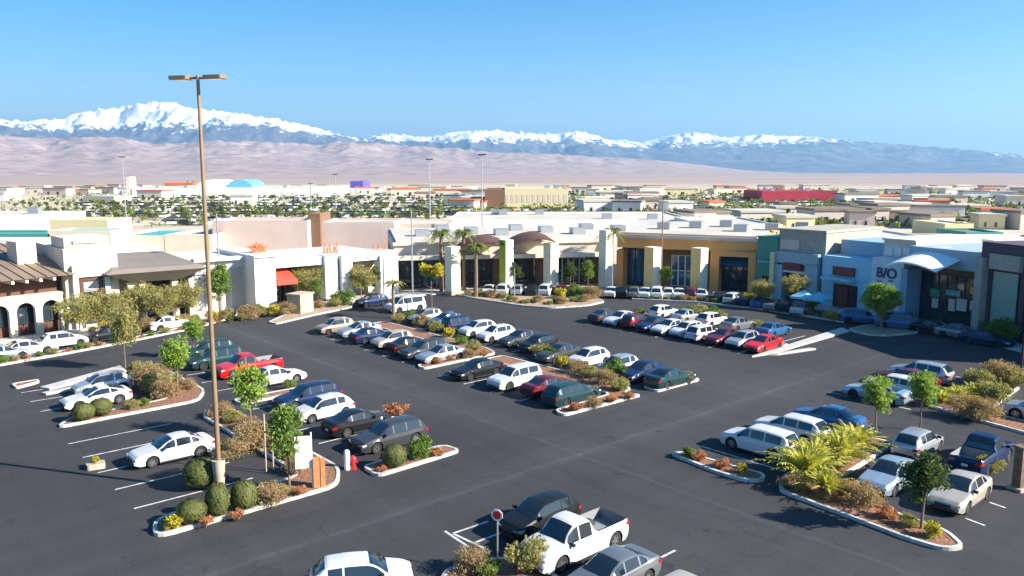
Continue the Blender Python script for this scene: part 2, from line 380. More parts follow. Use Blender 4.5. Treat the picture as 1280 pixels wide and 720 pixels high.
island('planting island beside the white car at left with long hedge of brown shrubs', [P(9.4, -48.7), P(17.4, -48.9), P(18.6, -51), P(18.6, -58.5), P(16.4, -58.5), P(16.2, -50.6), P(10.5, -50.2)])
island('short planting island with two bushes beside the black estate car', [P(18.9, -30.9), P(24.0, -31.1), P(23.8, -32.4), P(19.0, -32.5)], r=.5)
island('narrow planting island between the white saloon and the blue-black estate', [P(19, -46.4), P(24.6, -46.6), P(24.6, -47.7), P(19, -47.7)], r=.4)
island('planting island with rust-coloured flowers at the end of the row beside the silver car', [P(32.4, -46.4), P(39.6, -46.8), P(40.2, -48.6), P(40.4, -64), P(38.4, -64), P(38.2, -49), P(32.6, -47.6)], r=.6)
island('planting island joined to the green strip that divides the two middle rows', [P(38.2, -32.6), P(38.9, -31.7), P(32.0, -31.9), P(32.3, -33.0), P(37.4, -33.2), P(37.6, -45.9), P(39.4, -45.9), P(39.6, -33.2)], r=.5)
island('small planting island at the end of the row beside the teal saloon', [P(40.2, -31.6), P(44.9, -31.6), P(44.7, -33.0), P(40.4, -33.0)], r=.4)
island('low narrow planting strip between the two far rows of cars', [P(58.6, -33.5), P(59.6, -33.5), P(59.6, -51), P(58.6, -51)], fill='gravel', r=.4)
island('crescent planting island in front of the white off-roader', [P(31.5, -23.9), P(31.1, -21.0), P(31.2, -19.4), P(31.8, -18.8), P(32.6, -19.2), P(32.4, -21.2), P(32.2, -23.6)], r=.4)
island('long planting island with big clumps of yellow-green fronds', [P(31.3, -17.8), P(31.0, -14.6), P(30.7, -12), P(30.8, -10.7), P(31.6, -10.2), P(32.6, -11.2), P(32.9, -14), P(33.6, -16.6), P(41.5, -17.1), P(41.5, -18.5), P(33, -18.6)], r=.5)
island('planting island with fronds and hedge next to the silver car at the right edge', [P(50.0, -19.0), P(48.9, -15.4), P(48.0, -11), P(49.0, -10.6), P(50.6, -13), P(51.2, -16), P(59, -16.6), P(59, -19)], r=.5)
island('small bare mulch island at the end of the pale raised path', px((14, 482), (48, 476), (50, 479), (20, 487)), r=.3)
island('planting island beside the driving lane at the bottom edge with sign post', px((556, 716), (590, 704), (640, 700), (700, 724), (700, 760), (540, 750)), r=.3)
island('kerbed planter with stone planter and shrubs at the entrance lane', px((335, 404), (345, 406), (392, 395), (440, 385), (442, 380), (424, 378), (380, 383)), fill='gravel', r=.4)
island('broad planting island full of shrubs before the tall pillars', px((568, 369), (600, 375), (650, 383), (690, 386), (735, 383), (757, 378), (745, 373), (700, 369), (600, 364)), fill='gravel', r=.8)
island('long verge planter along the road before the Spanish style shops', [P(-30, -66.4), P(9.9, -67.7), P(14.3, -68.7), P(19.3, -70.2), P(25.4, -72.4), P(32.0, -76.4), P(31.6, -77.4), P(24.8, -73.6), P(18.8, -71.3), P(14, -69.9), P(9.6, -69), P(-30, -67.8)], fill='gravel', r=.3)
island('long thin planter along the lane before the ochre shops', px((790, 375), (870, 378.5), (940, 386), (1000, 395), (1055, 404), (1058, 401), (1005, 391), (945, 382), (872, 375), (790, 372)), fill='gravel', r=.3)
island('round headed planter with the big bright tree before the blue shop', px((1058, 413), (1085, 420), (1110, 421), (1150, 417), (1135, 409), (1085, 407)), fill='gravel', r=.8)
# raised pale paths
def path(pts, label):
    b = MB(); pts = ccw(pts); b.prism(pts, .005, .14); return tag(b.build('path', M['walk']), label=label, kind='structure')
path(px((940, 447), (966, 443), (1062, 415), (1052, 411)), 'pale raised path')
path(px((962, 444.5), (972, 444.5), (1020, 437.5), (1012, 436.5)), 'pale kerb')
path(px((50, 486), (62, 488), (158, 465), (150, 459)), 'pale raised path')
path(px((52, 493), (58, 494.5), (118, 483), (112, 481)), 'pale kerb')
BASE = [(-160, 452), (-20, 428.5), (0, 425.5), (82, 414.5), (145, 407), (240, 396.5), (330, 387), (400, 376), (492, 367), (530, 364), (563, 361.5), (628, 358.5), (683, 357.5), (750, 359), (768, 359.5), (820, 361.5), (878, 364.5), (944, 370.5), (970, 374), (1027, 382), (1130, 400), (1226, 419), (1285, 432), (1420, 468)]
def base(x): return float(np.interp(x, [b[0] for b in BASE], [b[1] for b in BASE]))
for i in range(len(BASE) - 1):
    a, b = np.array(at(*BASE[i])), np.array(at(*BASE[i + 1])); k = 3.6
    a2, b2 = a * (1 - k / np.linalg.norm(a)), b * (1 - k / np.linalg.norm(b))
    s = MB(); s.add([(*a, .16), (*b, .16), (*b2, .16), (*a2, .16), (*a2, .003), (*b2, .003)], [(3, 2, 1, 0), (4, 5, 2, 3)]); tag(s.build('pavement', M['walk']), kind='structure')

lines = MB()
def stripe(p, q, w=.11):
    p, q = np.array(p), np.array(q); d = q - p; d /= np.linalg.norm(d); k = np.array((-d[1], d[0])) * w / 2
    lines.add([(*(p + k), .009), (*(p - k), .009), (*(q - k), .009), (*(q + k), .009)], [(0, 1, 2, 3)])
def stall_row(u0, u1, w0, w1, step=2.72, skip=()):
    k = 0; w = w0
    while w <= w1 + .01:
        if k not in skip: stripe(P(u0, w), P(u1, w))
        w += step; k += 1
stall_row(9.4, 14.6, -45.6, -33.5); stall_row(9.6, 14.8, -58.5, -51, 2.72)
stall_row(19.2, 24.2, -45.2, -33.2); stall_row(19.2, 24.2, -61.5, -48.5)
stall_row(32.6, 37.4, -63, -48.6); stall_row(41, 45.8, -63, -44); stall_row(32.2, 36.8, -44.2, -33.4); stall_row(40.5, 45.0, -43, -33.4)
stall_row(54, 58.4, -51, -34); stall_row(59.8, 64.2, -51, -34); stall_row(18.2, 23.4, -22.8, -9, 2.72)
for u in (33.8, 36.9, 40.1, 43.5): stripe(P(u, -23.6), P(u, -18.9))
for u in (48.6, 51.2, 53.8, 56.4, 59): stripe(P(u, -24.4), P(u, -19.3))
stripe(at(1207, 648), at(1231, 657)); stripe(at(1237, 628), at(1257, 635))
stripe(at(556, 664), at(598, 692)); stripe(at(566, 667), at(610, 652)); stripe(at(566, 667), at(606, 686))
tag(lines.build('painted_markings', M['line']), kind='structure')

# ------------------------------------------------------------------ vegetation
def quads(c, s, seed, up=.3, asp=1.6):
    r = np.random.RandomState(seed); n = len(c)
    a = r.normal(size=(n, 3)); a /= np.linalg.norm(a, axis=1)[:, None]; b = r.normal(size=(n, 3)); b[:, 2] += up
    b = np.cross(a, b); b /= np.linalg.norm(b, axis=1)[:, None] + 1e-9
    sz = s * r.uniform(.6, 1.3, n)[:, None]; a = a * sz * asp; b = b * sz
    v = np.stack([c - a, c - b * .6, c + a, c + b * .6], 1).reshape(-1, 3)
    return v, np.arange(4 * n).reshape(n, 4)
def surf_quads(c, nrm, s, seed):
    r = np.random.RandomState(seed); n = len(c); nn = nrm + r.normal(size=(n, 3)) * .8; nn /= np.linalg.norm(nn, axis=1)[:, None]
    a = np.cross(nn, r.normal(size=(n, 3))); a /= np.linalg.norm(a, axis=1)[:, None]; b = np.cross(nn, a); sz = s * r.uniform(.6, 1.3, n)[:, None]
    v = np.stack([c - a * sz * 1.5, c - b * sz * .7, c + a * sz * 1.5, c + b * sz * .7], 1).reshape(-1, 3); return v, np.arange(4 * n).reshape(n, 4)
def leaf_mesh(name, c, s, m, seed=0, nrm=None):
    v, f = quads(np.array(c), s, seed) if nrm is None else surf_quads(np.array(c), nrm, s, seed); me = bpy.data.meshes.new(name); me.from_pydata(v.tolist(), [], f.tolist()); me.materials.append(m); me.update(); return me
def crown_points(seed, n, clumps, rx, rz, zc, cr=.34, flat=1.):
    r = np.random.RandomState(seed); out = []
    for k in range(clumps):
        d = r.normal(size=3); d /= np.linalg.norm(d); q = r.uniform(.35, .88); cc = np.array((d[0] * rx * q, d[1] * rx * q, zc + d[2] * rz * q))
        rr = cr * rx * r.uniform(.6, 1.25); m = int(n / clumps)
        p = r.normal(size=(m, 3)); p /= np.linalg.norm(p, axis=1)[:, None]; p *= (r.uniform(0, 1, m) ** .45)[:, None] * rr; p[:, 2] *= .75 * flat
        out.append(cc + p)
    return np.concatenate(out)
PROTO = {}
def store(key, o):                                   # a builder's first product waits here until its first place is known
    PROTO[key] = [o, False]; return o
def place(key, loc, rz=0, sc=1, label=None, group=None):
    o, used = PROTO[key]
    if not used:
        PROTO[key][1] = True; o.location = loc; o.rotation_euler = (0, 0, rz); o.scale = sc if hasattr(sc, '__len__') else (sc, sc, sc)
        if label: o['label'] = label
        if group: o['group'] = group
        return o
    return copy_tree(o, loc, rz, sc, label, group)
def tree_proto(key, name, m, h=4.5, rx=1.5, rz=1.5, n=3200, clumps=26, seed=1, leafs=.11, tr=.09, lean=.15, cr=.46):
    e = empty(name, 'tree', 'tree'); r = random.Random(seed); t = MB(); zc = h - rz
    top = (lean * r.uniform(-1, 1), lean * r.uniform(-1, 1), zc)
    t.tube([(0, 0, 0), (top[0] * .4, top[1] * .4 + .03, zc * .5), top], [tr, tr * .75, tr * .5], 8)
    for k in range(7):
        a = k * 2.4 + r.random(); q = r.uniform(.5, .8); st = .45 + .5 * k / 7
        p0 = (top[0] * st, top[1] * st, zc * st + .25); t.tube([p0, (p0[0] + math.cos(a) * rx * .4, p0[1] + math.sin(a) * rx * .4, p0[2] + rz * .5), (math.cos(a) * rx * q, math.sin(a) * rx * q, zc + rz * .5 * r.uniform(.2, 1))], [tr * .4, tr * .25, tr * .08], 5)
    t.build('trunk', M['trunk'], e, True)
    link(leaf_mesh('crown', crown_points(seed, n, clumps, rx, rz, zc, cr), leafs, m, seed), 'crown', e)
    return store(key, e)
tree_proto('t_bright', 'tree', LEAF['bright'], 4.2, .95, 1.35, 3400, 40, 3, .068, .06)
tree_proto('t_green', 'tree', LEAF['green'], 4.4, 1.0, 1.6, 3800, 44, 5, .068, .06)
tree_proto('t_olive', 'tree', LEAF['olive'], 5.0, 2.1, 1.8, 7000, 70, 8, .075, .08, cr=.36)
tree_proto('t_big', 'tree', LEAF['bright'], 6.6, 2.6, 2.5, 15000, 80, 12, .105, .2, cr=.3)
tree_proto('t_dark', 'tree', LEAF['dark'], 4.0, 1.0, 1.35, 3000, 34, 15, .068, .06)
tree_proto('t_gold', 'tree', LEAF['gold'], 4.6, 1.7, .55, 1800, 20, 18, .13, .07, .05, .3)
def far_tree(key, m, seed):
    e = empty('far_tree', 'tree', 'tree'); t = MB(); t.tube([(0, 0, 0), (0, 0, 1.6)], [.14, .1], 5); t.build('trunk', M['trunk'], e)
    link(leaf_mesh('crown', crown_points(seed, 150, 8, 1.6, 1.3, 2.5, .5), .42, m, seed), 'crown', e); store(key, e)
far_tree('f0', LEAF['topiary'], 1); far_tree('f1', LEAF['topiary'], 2); far_tree('f2', LEAF['green'], 3)
def shrub_proto(key, name, cat, m, rx, rz, n, clumps, seed, leafs, cr=.4, core=None):
    c = crown_points(seed, n, clumps, rx, rz, rz * .95, cr); nrm = None
    if core == 'ball':
        r = np.random.RandomState(seed); d = r.normal(size=(n, 3)); d /= np.linalg.norm(d, axis=1)[:, None]
        d[:, 2] = np.sign(d[:, 2]) * np.abs(d[:, 2]) ** .8; nrm = d; q = 1 + .05 * np.sin(d[:, 0] * 7 + seed) * np.cos(d[:, 1] * 6) - r.uniform(0, .5, n) ** 2 + r.normal(size=n) * .035
        c = d * np.array((rx, rx, rz)) * q[:, None] + np.array((0, 0, rz * .95))
    o = link(leaf_mesh(name, c, leafs, m, seed, nrm), name); tag(o, name, cat); return store(key, o)
shrub_proto('s_ball', 'clipped_bush', 'bush', LEAF['topiary'], .54, .5, 5200, 1, 4, .046, core='ball')
shrub_proto('s_olive', 'shrub', 'shrub', LEAF['olive'], .85, .6, 3200, 30, 6, .046)
shrub_proto('s_dry', 'shrub', 'shrub', LEAF['dry'], 1.0, .62, 3600, 34, 9, .04)
shrub_proto('s_green', 'shrub', 'shrub', LEAF['green'], .8, .6, 3200, 30, 11, .048)
shrub_proto('s_rust', 'flowering_plant', 'plant', LEAF['rust'], .6, .28, 700, 14, 14, .055)
shrub_proto('s_gold', 'shrub', 'shrub', LEAF['gold'], .55, .4, 800, 14, 16, .06)
def frond_plant(key, name, cat, m, n, length, seed, base_h=.1, drop=.9, leaflets=13, w=.05, trunk=None, tr=.12, ll=.3, ups=(.35, 1.25)):
    r = random.Random(seed); L_ = MB(); 
    for k in range(n):
        a = k * 2.39996 + r.uniform(-.2, .2); ln = length * r.uniform(.7, 1.1); up = r.uniform(*ups)
        prev = None; ca, sa = math.cos(a), math.sin(a)
        for i in range(leaflets + 1):
            t = i / leaflets; d = ln * math.cos(up) * t * (1 + .15 * t); z = base_h + ln * math.sin(up) * t - drop * ln * t * t * .75
            c = np.array((ca * d, sa * d, max(z, .03)))
            if prev is not None:
                wd = np.array((-sa, ca, 0)) * w * .35
                L_.add([prev - wd, prev + wd, c + wd, c - wd], [(0, 1, 2, 3)])
                q = ll * ln / 2 * math.sin(math.pi * min(1, .15 + t * .85)) 
                for sd in (-1, 1):
                    tip = c + np.array((-sa * sd * q + ca * q * .6, ca * sd * q + sa * q * .6, -q * .25 + r.uniform(-.05, .05)))
                    L_.add([prev, c, tip], [(0, 1, 2)])
            prev = c
    if trunk:
        e = empty(name, name, cat); t = MB(); t.tube([(0, 0, 0), (.03, .02, base_h * .5), (0, 0, base_h)], [tr * 1.2, tr, tr * .9], 8); t.build('trunk', M['trunk'], e, True)
        L_.build('crown', m, e)
    else: e = tag(L_.build(name, m), name, cat)
    return store(key, e)
frond_plant('p_clump', 'frond_clump', 'palm', LEAF['frond'], 70, 2.1, 2, .12, .62, ll=.2, ups=(.75, 1.45))
#frond_plant('p_small', 'frond_clump', 'palm', LEAF['olive'], 34, 1.4, 5, .1, .8, 9)
frond_plant('p_palm', 'palm_tree', 'palm', LEAF['palm'], 40, 2.4, 7, 5.2, 1.1, 11, .05, True, .2)
frond_plant('p_short', 'palm_tree', 'palm', LEAF['olive'], 34, 1.7, 9, 3.2, 1.1, 9, .05, True, .14)

def veg(key, q, label, sc=1, rz=None, world=False, z=.12, group=None):
    if key in ('s_olive', 's_dry', 's_green', 's_rust'): sc = tuple(.8 * v for v in sc) if hasattr(sc, '__len__') else sc * .8
    x, y = q if world else at(*q); return place(key, (x, y, z), rnd.uniform(0, 6.28) if rz is None else rz, sc, label, group)
# first planting island
veg('s_ball', (240, 655), 'first round clipped bush, lowest on the long island near its left tip', (1.05, 1.05, .9))
veg('s_ball', (273, 646), 'second clipped bush from the left tip, under the pale lamp base', (.85, .85, 1.35))
veg('s_ball', (306, 638), 'clipped round bush between the pale lamp base and the tan shrub', (1.0, 1.0, 1.2))
veg('s_ball', (252, 610), 'big dark clipped bush behind the tall lamp pole', (1.35, 1.3, 1.3))
veg('s_dry', (337, 632), 'tan twiggy shrub right of the clipped bushes on the long island', .95)
veg('s_gold', (216, 666), 'small golden tuft at the left tip of the long island', .8)
veg('s_rust', (258, 660), 'low rust-coloured plant by the kerb under the first clipped bush', .7)
veg('s_rust', (297, 650), 'low rust-coloured plant between two clipped bushes', .7)
veg('s_rust', (375, 622), 'low rust-coloured plant below the slim tree by the white board', .8)
veg('s_olive', (352, 622), 'small olive shrub under the slim tree on the long island', .6)
veg('t_green', (362, 612), 'slim green tree in front of the white board on the long island', .9)
veg('t_bright', (315, 545), 'bright green young tree behind the tall lamp pole beside the white car', .95)
veg('s_dry', (316, 562), 'large brown shrub under the bright young tree', 1.35)
veg('s_dry', (340, 556), 'brown shrub between young tree and dark estate car', 1.1)
veg('s_dry', (290, 575), 'brown leafless shrub behind the lamp pole', 1.0)
veg('s_dry', (372, 592), 'tan low shrub behind the orange post', .8)
for i, (w, k) in enumerate([(-36.2, 's_dry'), (-38.0, 's_olive'), (-39.8, 's_dry'), (-41.4, 's_dry'), (-43.2, 's_olive'), (-44.9, 's_dry')]):
    veg(k, P(17.2, w), 'brown or grey-green shrub in the strip behind the tall lamp pole', (1.0, .85, .8), world=True, group='shrubs in the strip behind the lamp')
# left island
veg('s_ball', (105, 527), 'left of the two clipped bushes below the white car at left', (1.1, 1.1, .95))
veg('s_ball', (127, 521), 'right of the two clipped bushes below the white car at left', (1.1, 1.1, 1.0))
veg('s_olive', (165, 513), 'small grey-green shrub next to the two clipped bushes', .7); veg('s_green', (180, 509), 'dark little shrub near the rounded kerb of the left island', .6)
for i, (q, s, l) in enumerate([((176, 472), 1.3, 'shrub at the far end of the left hedge by the brown trunk'), ((186, 482), 1.4, 'second shrub of the brown left hedge'), ((196, 490), 1.4, 'third shrub of the brown left hedge behind the white car'), ((207, 498), 1.2, 'last shrub of the brown left hedge near the kerb corner')]):
    veg('s_dry' if i % 2 else 's_olive', q, l, s)
veg('t_bright', (222, 497), 'green young tree at the corner of the left island', .92)
veg('t_bright', (243, 448), 'green young tree in front of the teal off-roader', .75)
veg('t_olive', (157, 462), 'tall olive tree with a long brown trunk rising from the left lane', (.55, .55, 1.0))
for i, (w, k) in enumerate([(-51.8, 's_dry'), (-54.4, 's_olive'), (-56.6, 's_dry'), (-57.8, 's_olive')]):
    veg(k, P(17.7, w), 'low brown shrub in the mulch of the left hedge', (.9, .8, .8), world=True, group='low shrubs of the left hedge')
# second end island
veg('s_ball', (493, 585), 'round clipped bush on the short island beside the black estate car', 1.05)
veg('s_green', (522, 575), 'leafy bright bush on the short island beside the black estate car', (1.25, 1.1, 1.3))
veg('s_rust', (545, 572), 'low rust plant at the right tip of the short island', .8); veg('s_rust', (478, 592), 'low rust plant at the left tip of the short island', .6)
veg('s_rust', (495, 523), 'rust-coloured shrub growing behind the black saloon', 1.6)
veg('s_green', (364, 487), 'dark bush next to the rear wheel of the white saloon', .7)
# middle islands
for i, (q, k, s, l) in enumerate([((545, 456), 's_rust', 1, 'rust flowers below the silver car, left patch'), ((562, 452), 's_rust', 1.1, 'rust flowers below the silver car, middle patch'), ((586, 449), 's_dry', .8, 'brown shrub near the right tip of the rust flower island'), ((605, 446), 's_rust', .8, 'rust flowers at the right tip of the kerb beside the silver car'),
    ((592, 440), 's_olive', 1.0, 'olive shrub on the green strip right of the silver car'), ((578, 432), 's_green', .9, 'green shrub in the strip behind the silver car'), ((560, 424), 's_gold', 1.2, 'golden shrub in the strip left of the pale cars'), ((545, 416), 's_olive', 1.2, 'olive shrub in the strip under the blue-roofed car'), ((528, 408), 's_dry', 1.1, 'brown shrub in the strip beside the beige car'),
    ((512, 402), 's_green', 1.2, 'green shrub at the foot of the strip palm'), ((498, 404), 's_olive', 1.0, 'olive shrub left of the strip palm'),
    ((720, 516), 's_rust', 1.0, 'rust flowers by the kerb under the dark teal saloon'), ((742, 511), 's_dry', .7, 'brown tuft by the kerb under the dark teal saloon'), ((765, 505), 's_rust', .9, 'rust flowers right of the dark teal saloon'), ((785, 500), 's_rust', .9, 'rust flowers near the right corner of the middle island'),
    ((775, 490), 's_olive', 1.0, 'olive shrub at the near end of the strip between middle rows'), ((757, 482), 's_dry', 1.1, 'brown shrub behind the dark teal saloon'), ((738, 474), 's_olive', 1.0, 'olive shrub behind the maroon car'), ((722, 468), 's_dry', 1.0, 'brown shrub between maroon car and the white off-roader'), ((704, 460), 's_gold', 1.1, 'golden shrub behind the white off-roader'), ((690, 452), 's_green', 1.1, 'green shrub at the left end of the middle strip'), ((676, 446), 's_olive', 1.1, 'olive shrub near the black hatchback'),
    ((768, 474), 's_green', 1.5, 'tall pale green bush between the white hatchback and the silver one'),
    ((838, 484), 's_rust', .9, 'rust plant under the teal saloon at the small island'), ((858, 478), 's_dry', .7, 'brown tuft at the tip of the small island by the teal saloon'), ((815, 486), 's_green', .7, 'little green shrub left of the teal saloon')]):
    veg(k, q, l, s)
veg('p_short', (492, 398), 'short bushy palm growing in the strip behind the silver car')
veg('t_gold', (540, 392), 'slim tree with flat golden crown beside the far lane', (.9, .9, 1.05))
# far row strip
for i, (q, s) in enumerate([((800, 396), .9), ((828, 396), 1.0), ((862, 399), 1.5), ((874, 399), 1.6), ((886, 401), 1.5), ((900, 402), 1.1), ((922, 406), .8), ((946, 410), .8)]):
    veg('s_olive' if i % 2 else 's_green', q, 'low shrub in the strip between the two far rows of cars', s, group='shrubs between the far rows')
# right islands
for i, (u, w, s, l) in enumerate([(33.2, -17.6, 1.1, 'big yellow-green frond clump nearest the red cone'), (34.6, -17.9, 1.05, 'frond clump in the middle of the yellow-green row'), (36.4, -17.6, 1.1, 'frond clump behind the middle one in the yellow-green row'), (38.4, -17.9, 1.0, 'last frond clump of the row beside the silver hatchback'), (32.4, -16.2, .75, 'low frond clump at the curved kerb of the right island')]):
    veg('p_clump', P(u, w), l, s * 1.2, world=True); veg('s_dry', P(u - .35, w + .25), 'dry brown leaves at the foot of the frond clumps', (.6, .6, .45), world=True, group='dry leaves under the frond clumps')
for u, w, k, s, l in [(32.6, -14.6, 's_dry', 1.0, 'brown shrub in the mulch below the frond clumps'), (32.0, -13.4, 's_rust', 1.0, 'rust plant halfway along the curved right kerb'), (31.8, -12.4, 's_olive', .6, 'small olive tuft near the tip of the right island'), (31.6, -11.4, 's_gold', .8, 'golden tuft at the tip of the right island'), (31.9, -17.4, 's_dry', .8, 'brown twiggy shrub at the left corner of the right island'), (33.2, -15.6, 's_rust', 1.2, 'rust plant below the blue-silver saloon'),
                   (31.9, -22.4, 's_rust', .9, 'rust plant at the left end of the crescent island'), (31.8, -21.0, 's_rust', .9, 'rust plant in the middle of the crescent island'), (31.9, -20.0, 's_gold', .6, 'golden tuft on the crescent island'), (31.9, -23.0, 's_green', .6, 'green tuft on the crescent island')]:
    veg(k, P(u, w), l, s, world=True)
veg('t_dark', P(32.0, -12.0), 'dark green tree in front of the beige saloon at right', (1.0, 1.0, .8), world=True)
veg('t_bright', (1094, 546), 'slim bright young tree left of the silver hatchback', .8); veg('t_bright', (1150, 538), 'slim bright young tree behind the silver hatchback', .8)
for i, (q, k, s, l) in enumerate([((1176, 508), 'p_clump', .8, 'frond clump right of the small white car'), ((1196, 505), 'p_clump', .85, 'frond clump in the middle of the far right bed'), ((1216, 500), 'p_clump', .8, 'frond clump before the brown hedge at right'), ((1205, 522), 's_dry', 1.3, 'brown shrub on the kerb of the far right bed'), ((1228, 527), 's_dry', 1.3, 'brown shrub left of the silver car at the right edge'), ((1240, 505), 's_olive', 1.6, 'olive shrub behind the silver car at the right edge'), ((1222, 486), 's_olive', 1.5, 'olive shrub at the back of the far right bed'), ((1250, 480), 's_dry', 1.6, 'large tan shrub at the right edge of the picture'), ((1268, 485), 's_olive', 1.3, 'olive shrub beside the dark trunk at the right edge')]):
    veg(k, q, l, s)
veg('s_olive', (660, 716), 'olive bush in front of the white pickup', (1.15, 1.15, 1.4)); veg('s_dry', (590, 716), 'brown low shrub left of the round sign post', .9); veg('s_gold', (588, 708), 'golden tuft at the left of the bottom island', .45); veg('s_green', (612, 722), 'green low shrub at the foot of the round sign post', .7)
veg('s_olive', (1236, 592), 'pale shrub behind the dark blue pickup', .9)
# shop fronts, left
for i, (q, k, s, l) in enumerate([((100, 426), 't_olive', .8, 'olive tree before the tall cream portal'), ((130, 422), 't_olive', .8, 'olive tree right of the tall cream portal'), ((178, 408), 't_olive', .8, 'olive tree before the grey roofed pavilion'), ((205, 410), 't_olive', .75, 'low olive tree before the pavilion glass'),
    ((232, 404), 't_olive', .8, 'low olive tree below the small sign wall'), ((276, 396), 't_green', 1.2, 'green tree before the white recessed wall'), ((322, 394), 's_green', 1.3, 'green shrub at the foot of the white block'), ((341, 386), 't_bright', .85, 'bright small tree below the red awning'),
    ((384, 380), 't_olive', .85, 'olive tree behind the stone planter'), ((398, 384), 't_green', .7, 'green tree before the white canopy'), ((428, 382), 's_green', 2.0, 'bushy shrub below the first white pillar of the canopy'), ((452, 376), 't_olive', .8, 'olive tree before the latticed window'), ((468, 374), 't_dark', .9, 'dark tree before the latticed window'),
    ((595, 372), 'p_palm', 1.05, 'tall palm with thick trunk before the pillared shops'), ((643, 366), 't_dark', .9, 'dark small tree right of the lime pillar'), ((712, 366), 't_dark', .9, 'dark slim tree before the shade sails'), ((735, 364), 't_green', .85, 'green slim tree left of the tallest pillar'), ((832, 366), 't_bright', .75, 'bright small tree by the yellow pillar'),
    ((700, 374), 's_gold', 1.6, 'golden shrub right of the white van on the broad island'), ((722, 372), 's_green', 1.8, 'green shrub at the right of the broad island'), ((740, 374), 's_dry', 1.5, 'pale shrub at the right tip of the broad island'), ((934, 383), 's_gold', 1.8, 'golden bush before the teal wall'), ((952, 386), 't_olive', .6, 'olive small tree before the teal wall'), ((992, 388), 't_olive', .75, 'pale olive tree before the slate portal'), ((1012, 392), 's_gold', 1.7, 'golden shrub right of the slate portal'),
    ((1038, 402), 's_gold', 1.3, 'golden shrub at the corner before the blue shop'), ((1101, 413), 't_big', .66, 'big bright round tree before the blue shop'), ((1250, 428), 's_green', 2.4, 'dark green hedge block before the last shop')]):
    veg(k, q, l, s)
for i in range(22):
    x = 120 + i * 14 + rnd.uniform(-5, 5); veg(['s_olive', 's_gold', 's_dry'][i % 3], (x, base(x) + 9 + rnd.uniform(-2, 3)), 'low shrub in the bed along the left shop fronts', rnd.uniform(.8, 1.5), group='shrubs along the left shop fronts')
for i in range(20):
    x = 5 + i * 15.5 + rnd.uniform(-4, 4); yk = np.interp(x, [0, 80, 160, 240, 300], [456, 442, 427.5, 411.5, 401]); veg(['s_green', 's_olive', 's_rust'][i % 3], (x, yk), 'small shrub in the verge along the left road', rnd.uniform(.45, .8), group='shrubs in the left verge')
for i in range(22):
    x = 585 + i * 7.3; veg(['s_dry', 's_rust', 's_olive', 's_green'][i % 4], (x, np.interp(x, [568, 600, 650, 690, 757], [367, 373, 380, 383, 376]) - rnd.uniform(0, 3)), 'small shrub on the broad island before the pillars', rnd.uniform(.5, .9), group='shrubs on the broad island')
for i in range(26):
    x = 795 + i * 10; veg(['s_dry', 's_olive', 's_green'][i % 3], (x, np.interp(x, [790, 870, 940, 1000, 1055], [373.6, 377, 384.2, 393.2, 403])), 'small shrub in the thin planter before the ochre shops', rnd.uniform(.4, .8), group='shrubs in the thin planter')
for q, s, l in [((552, 362), 1.2, 'palm crown above the dark shop front'), ((580, 361), 1.15, 'palm beside the first pale pillar'), ((764, 358), 1.15, 'palm rising behind the tallest pillar')]:
    x, y = at(*q); place('p_palm', (x * .975, y * .975, .1), 1, (s * .9, s * .9, 1.27), l)

# ------------------------------------------------------------------ buildings
class Front:                                        # a thing whose local x runs along its front, y goes in, z up
    def __init__(s, name, label, cat, x0, x1, y0=None, y1=None, group=None):
        a = np.array(at(x0, base(x0) if y0 is None else y0)); b = np.array(at(x1, base(x1) if y1 is None else y1))
        s.a = a; d = b - a; s.w = np.linalg.norm(d); s.d = d / s.w; s.rz = math.atan2(d[1], d[0])
        s.e = empty(name, label, cat, (a[0], a[1], 0), s.rz, group)
    def x(s, px):                                   # along the front where the photograph's column px meets it
        u = px - 640; k = F_PX * math.cos(PITCH) + 0.0
        # ray direction on plan, at mid height
        A = np.array(((px - 640), ray(px, 330)[1])); A = A / A[1]
        # solve a + t d = s A
        M2 = np.array([[s.d[0], -A[0]], [s.d[1], -A[1]]]); t, q = np.linalg.solve(M2, -s.a); return t
    def z(s, px, py):
        t = s.x(px); p = s.a + t * s.d; return zat(px, py, p[0], p[1])
    def box(s, part, m, x0, x1, z0, z1, y0, y1, parent=None):
        b = MB(); b.box(x0, x1, y0, y1, z0, z1); return b.build(part, M[m], parent or s.e)
    def pbox(s, part, m, px0, px1, pt, pb, y0, y1, parent=None):   # front face as the photograph shows it
        c = (px0 + px1) / 2; return s.box(part, m, s.x(px0), s.x(px1), max(0, s.z(c, pb)), s.z(c, pt), y0, y1, parent)
def windows(f, px0, px1, pt, pb, n, y=-.05, m='shop', frame='dark', rows=1, name='window'):
    c = (px0 + px1) / 2; x0, x1 = f.x(px0), f.x(px1); z0, z1 = max(.12, f.z(c, pb)), f.z(c, pt); w = (x1 - x0) / n
    for k in range(n):
        a, b = x0 + k * w, x0 + (k + 1) * w; fr = MB(); t = .07
        fr.box(a, a + t, y - .1, y, z0, z1); fr.box(b - t, b, y - .1, y, z0, z1); fr.box(a + t, b - t, y - .1, y, z1 - t, z1); fr.box(a + t, b - t, y - .1, y, z0, z0 + t)
        for q in range(1, rows): zz = z0 + (z1 - z0) * q / rows; fr.box(a + t, b - t, y - .1, y, zz - .04, zz + .04)
        o = fr.build(name, M[frame], f.e); p = MB(); p.box(a + t, b - t, y - .05, y - .02, z0 + t, z1 - t); p.build('pane', M[m], o)

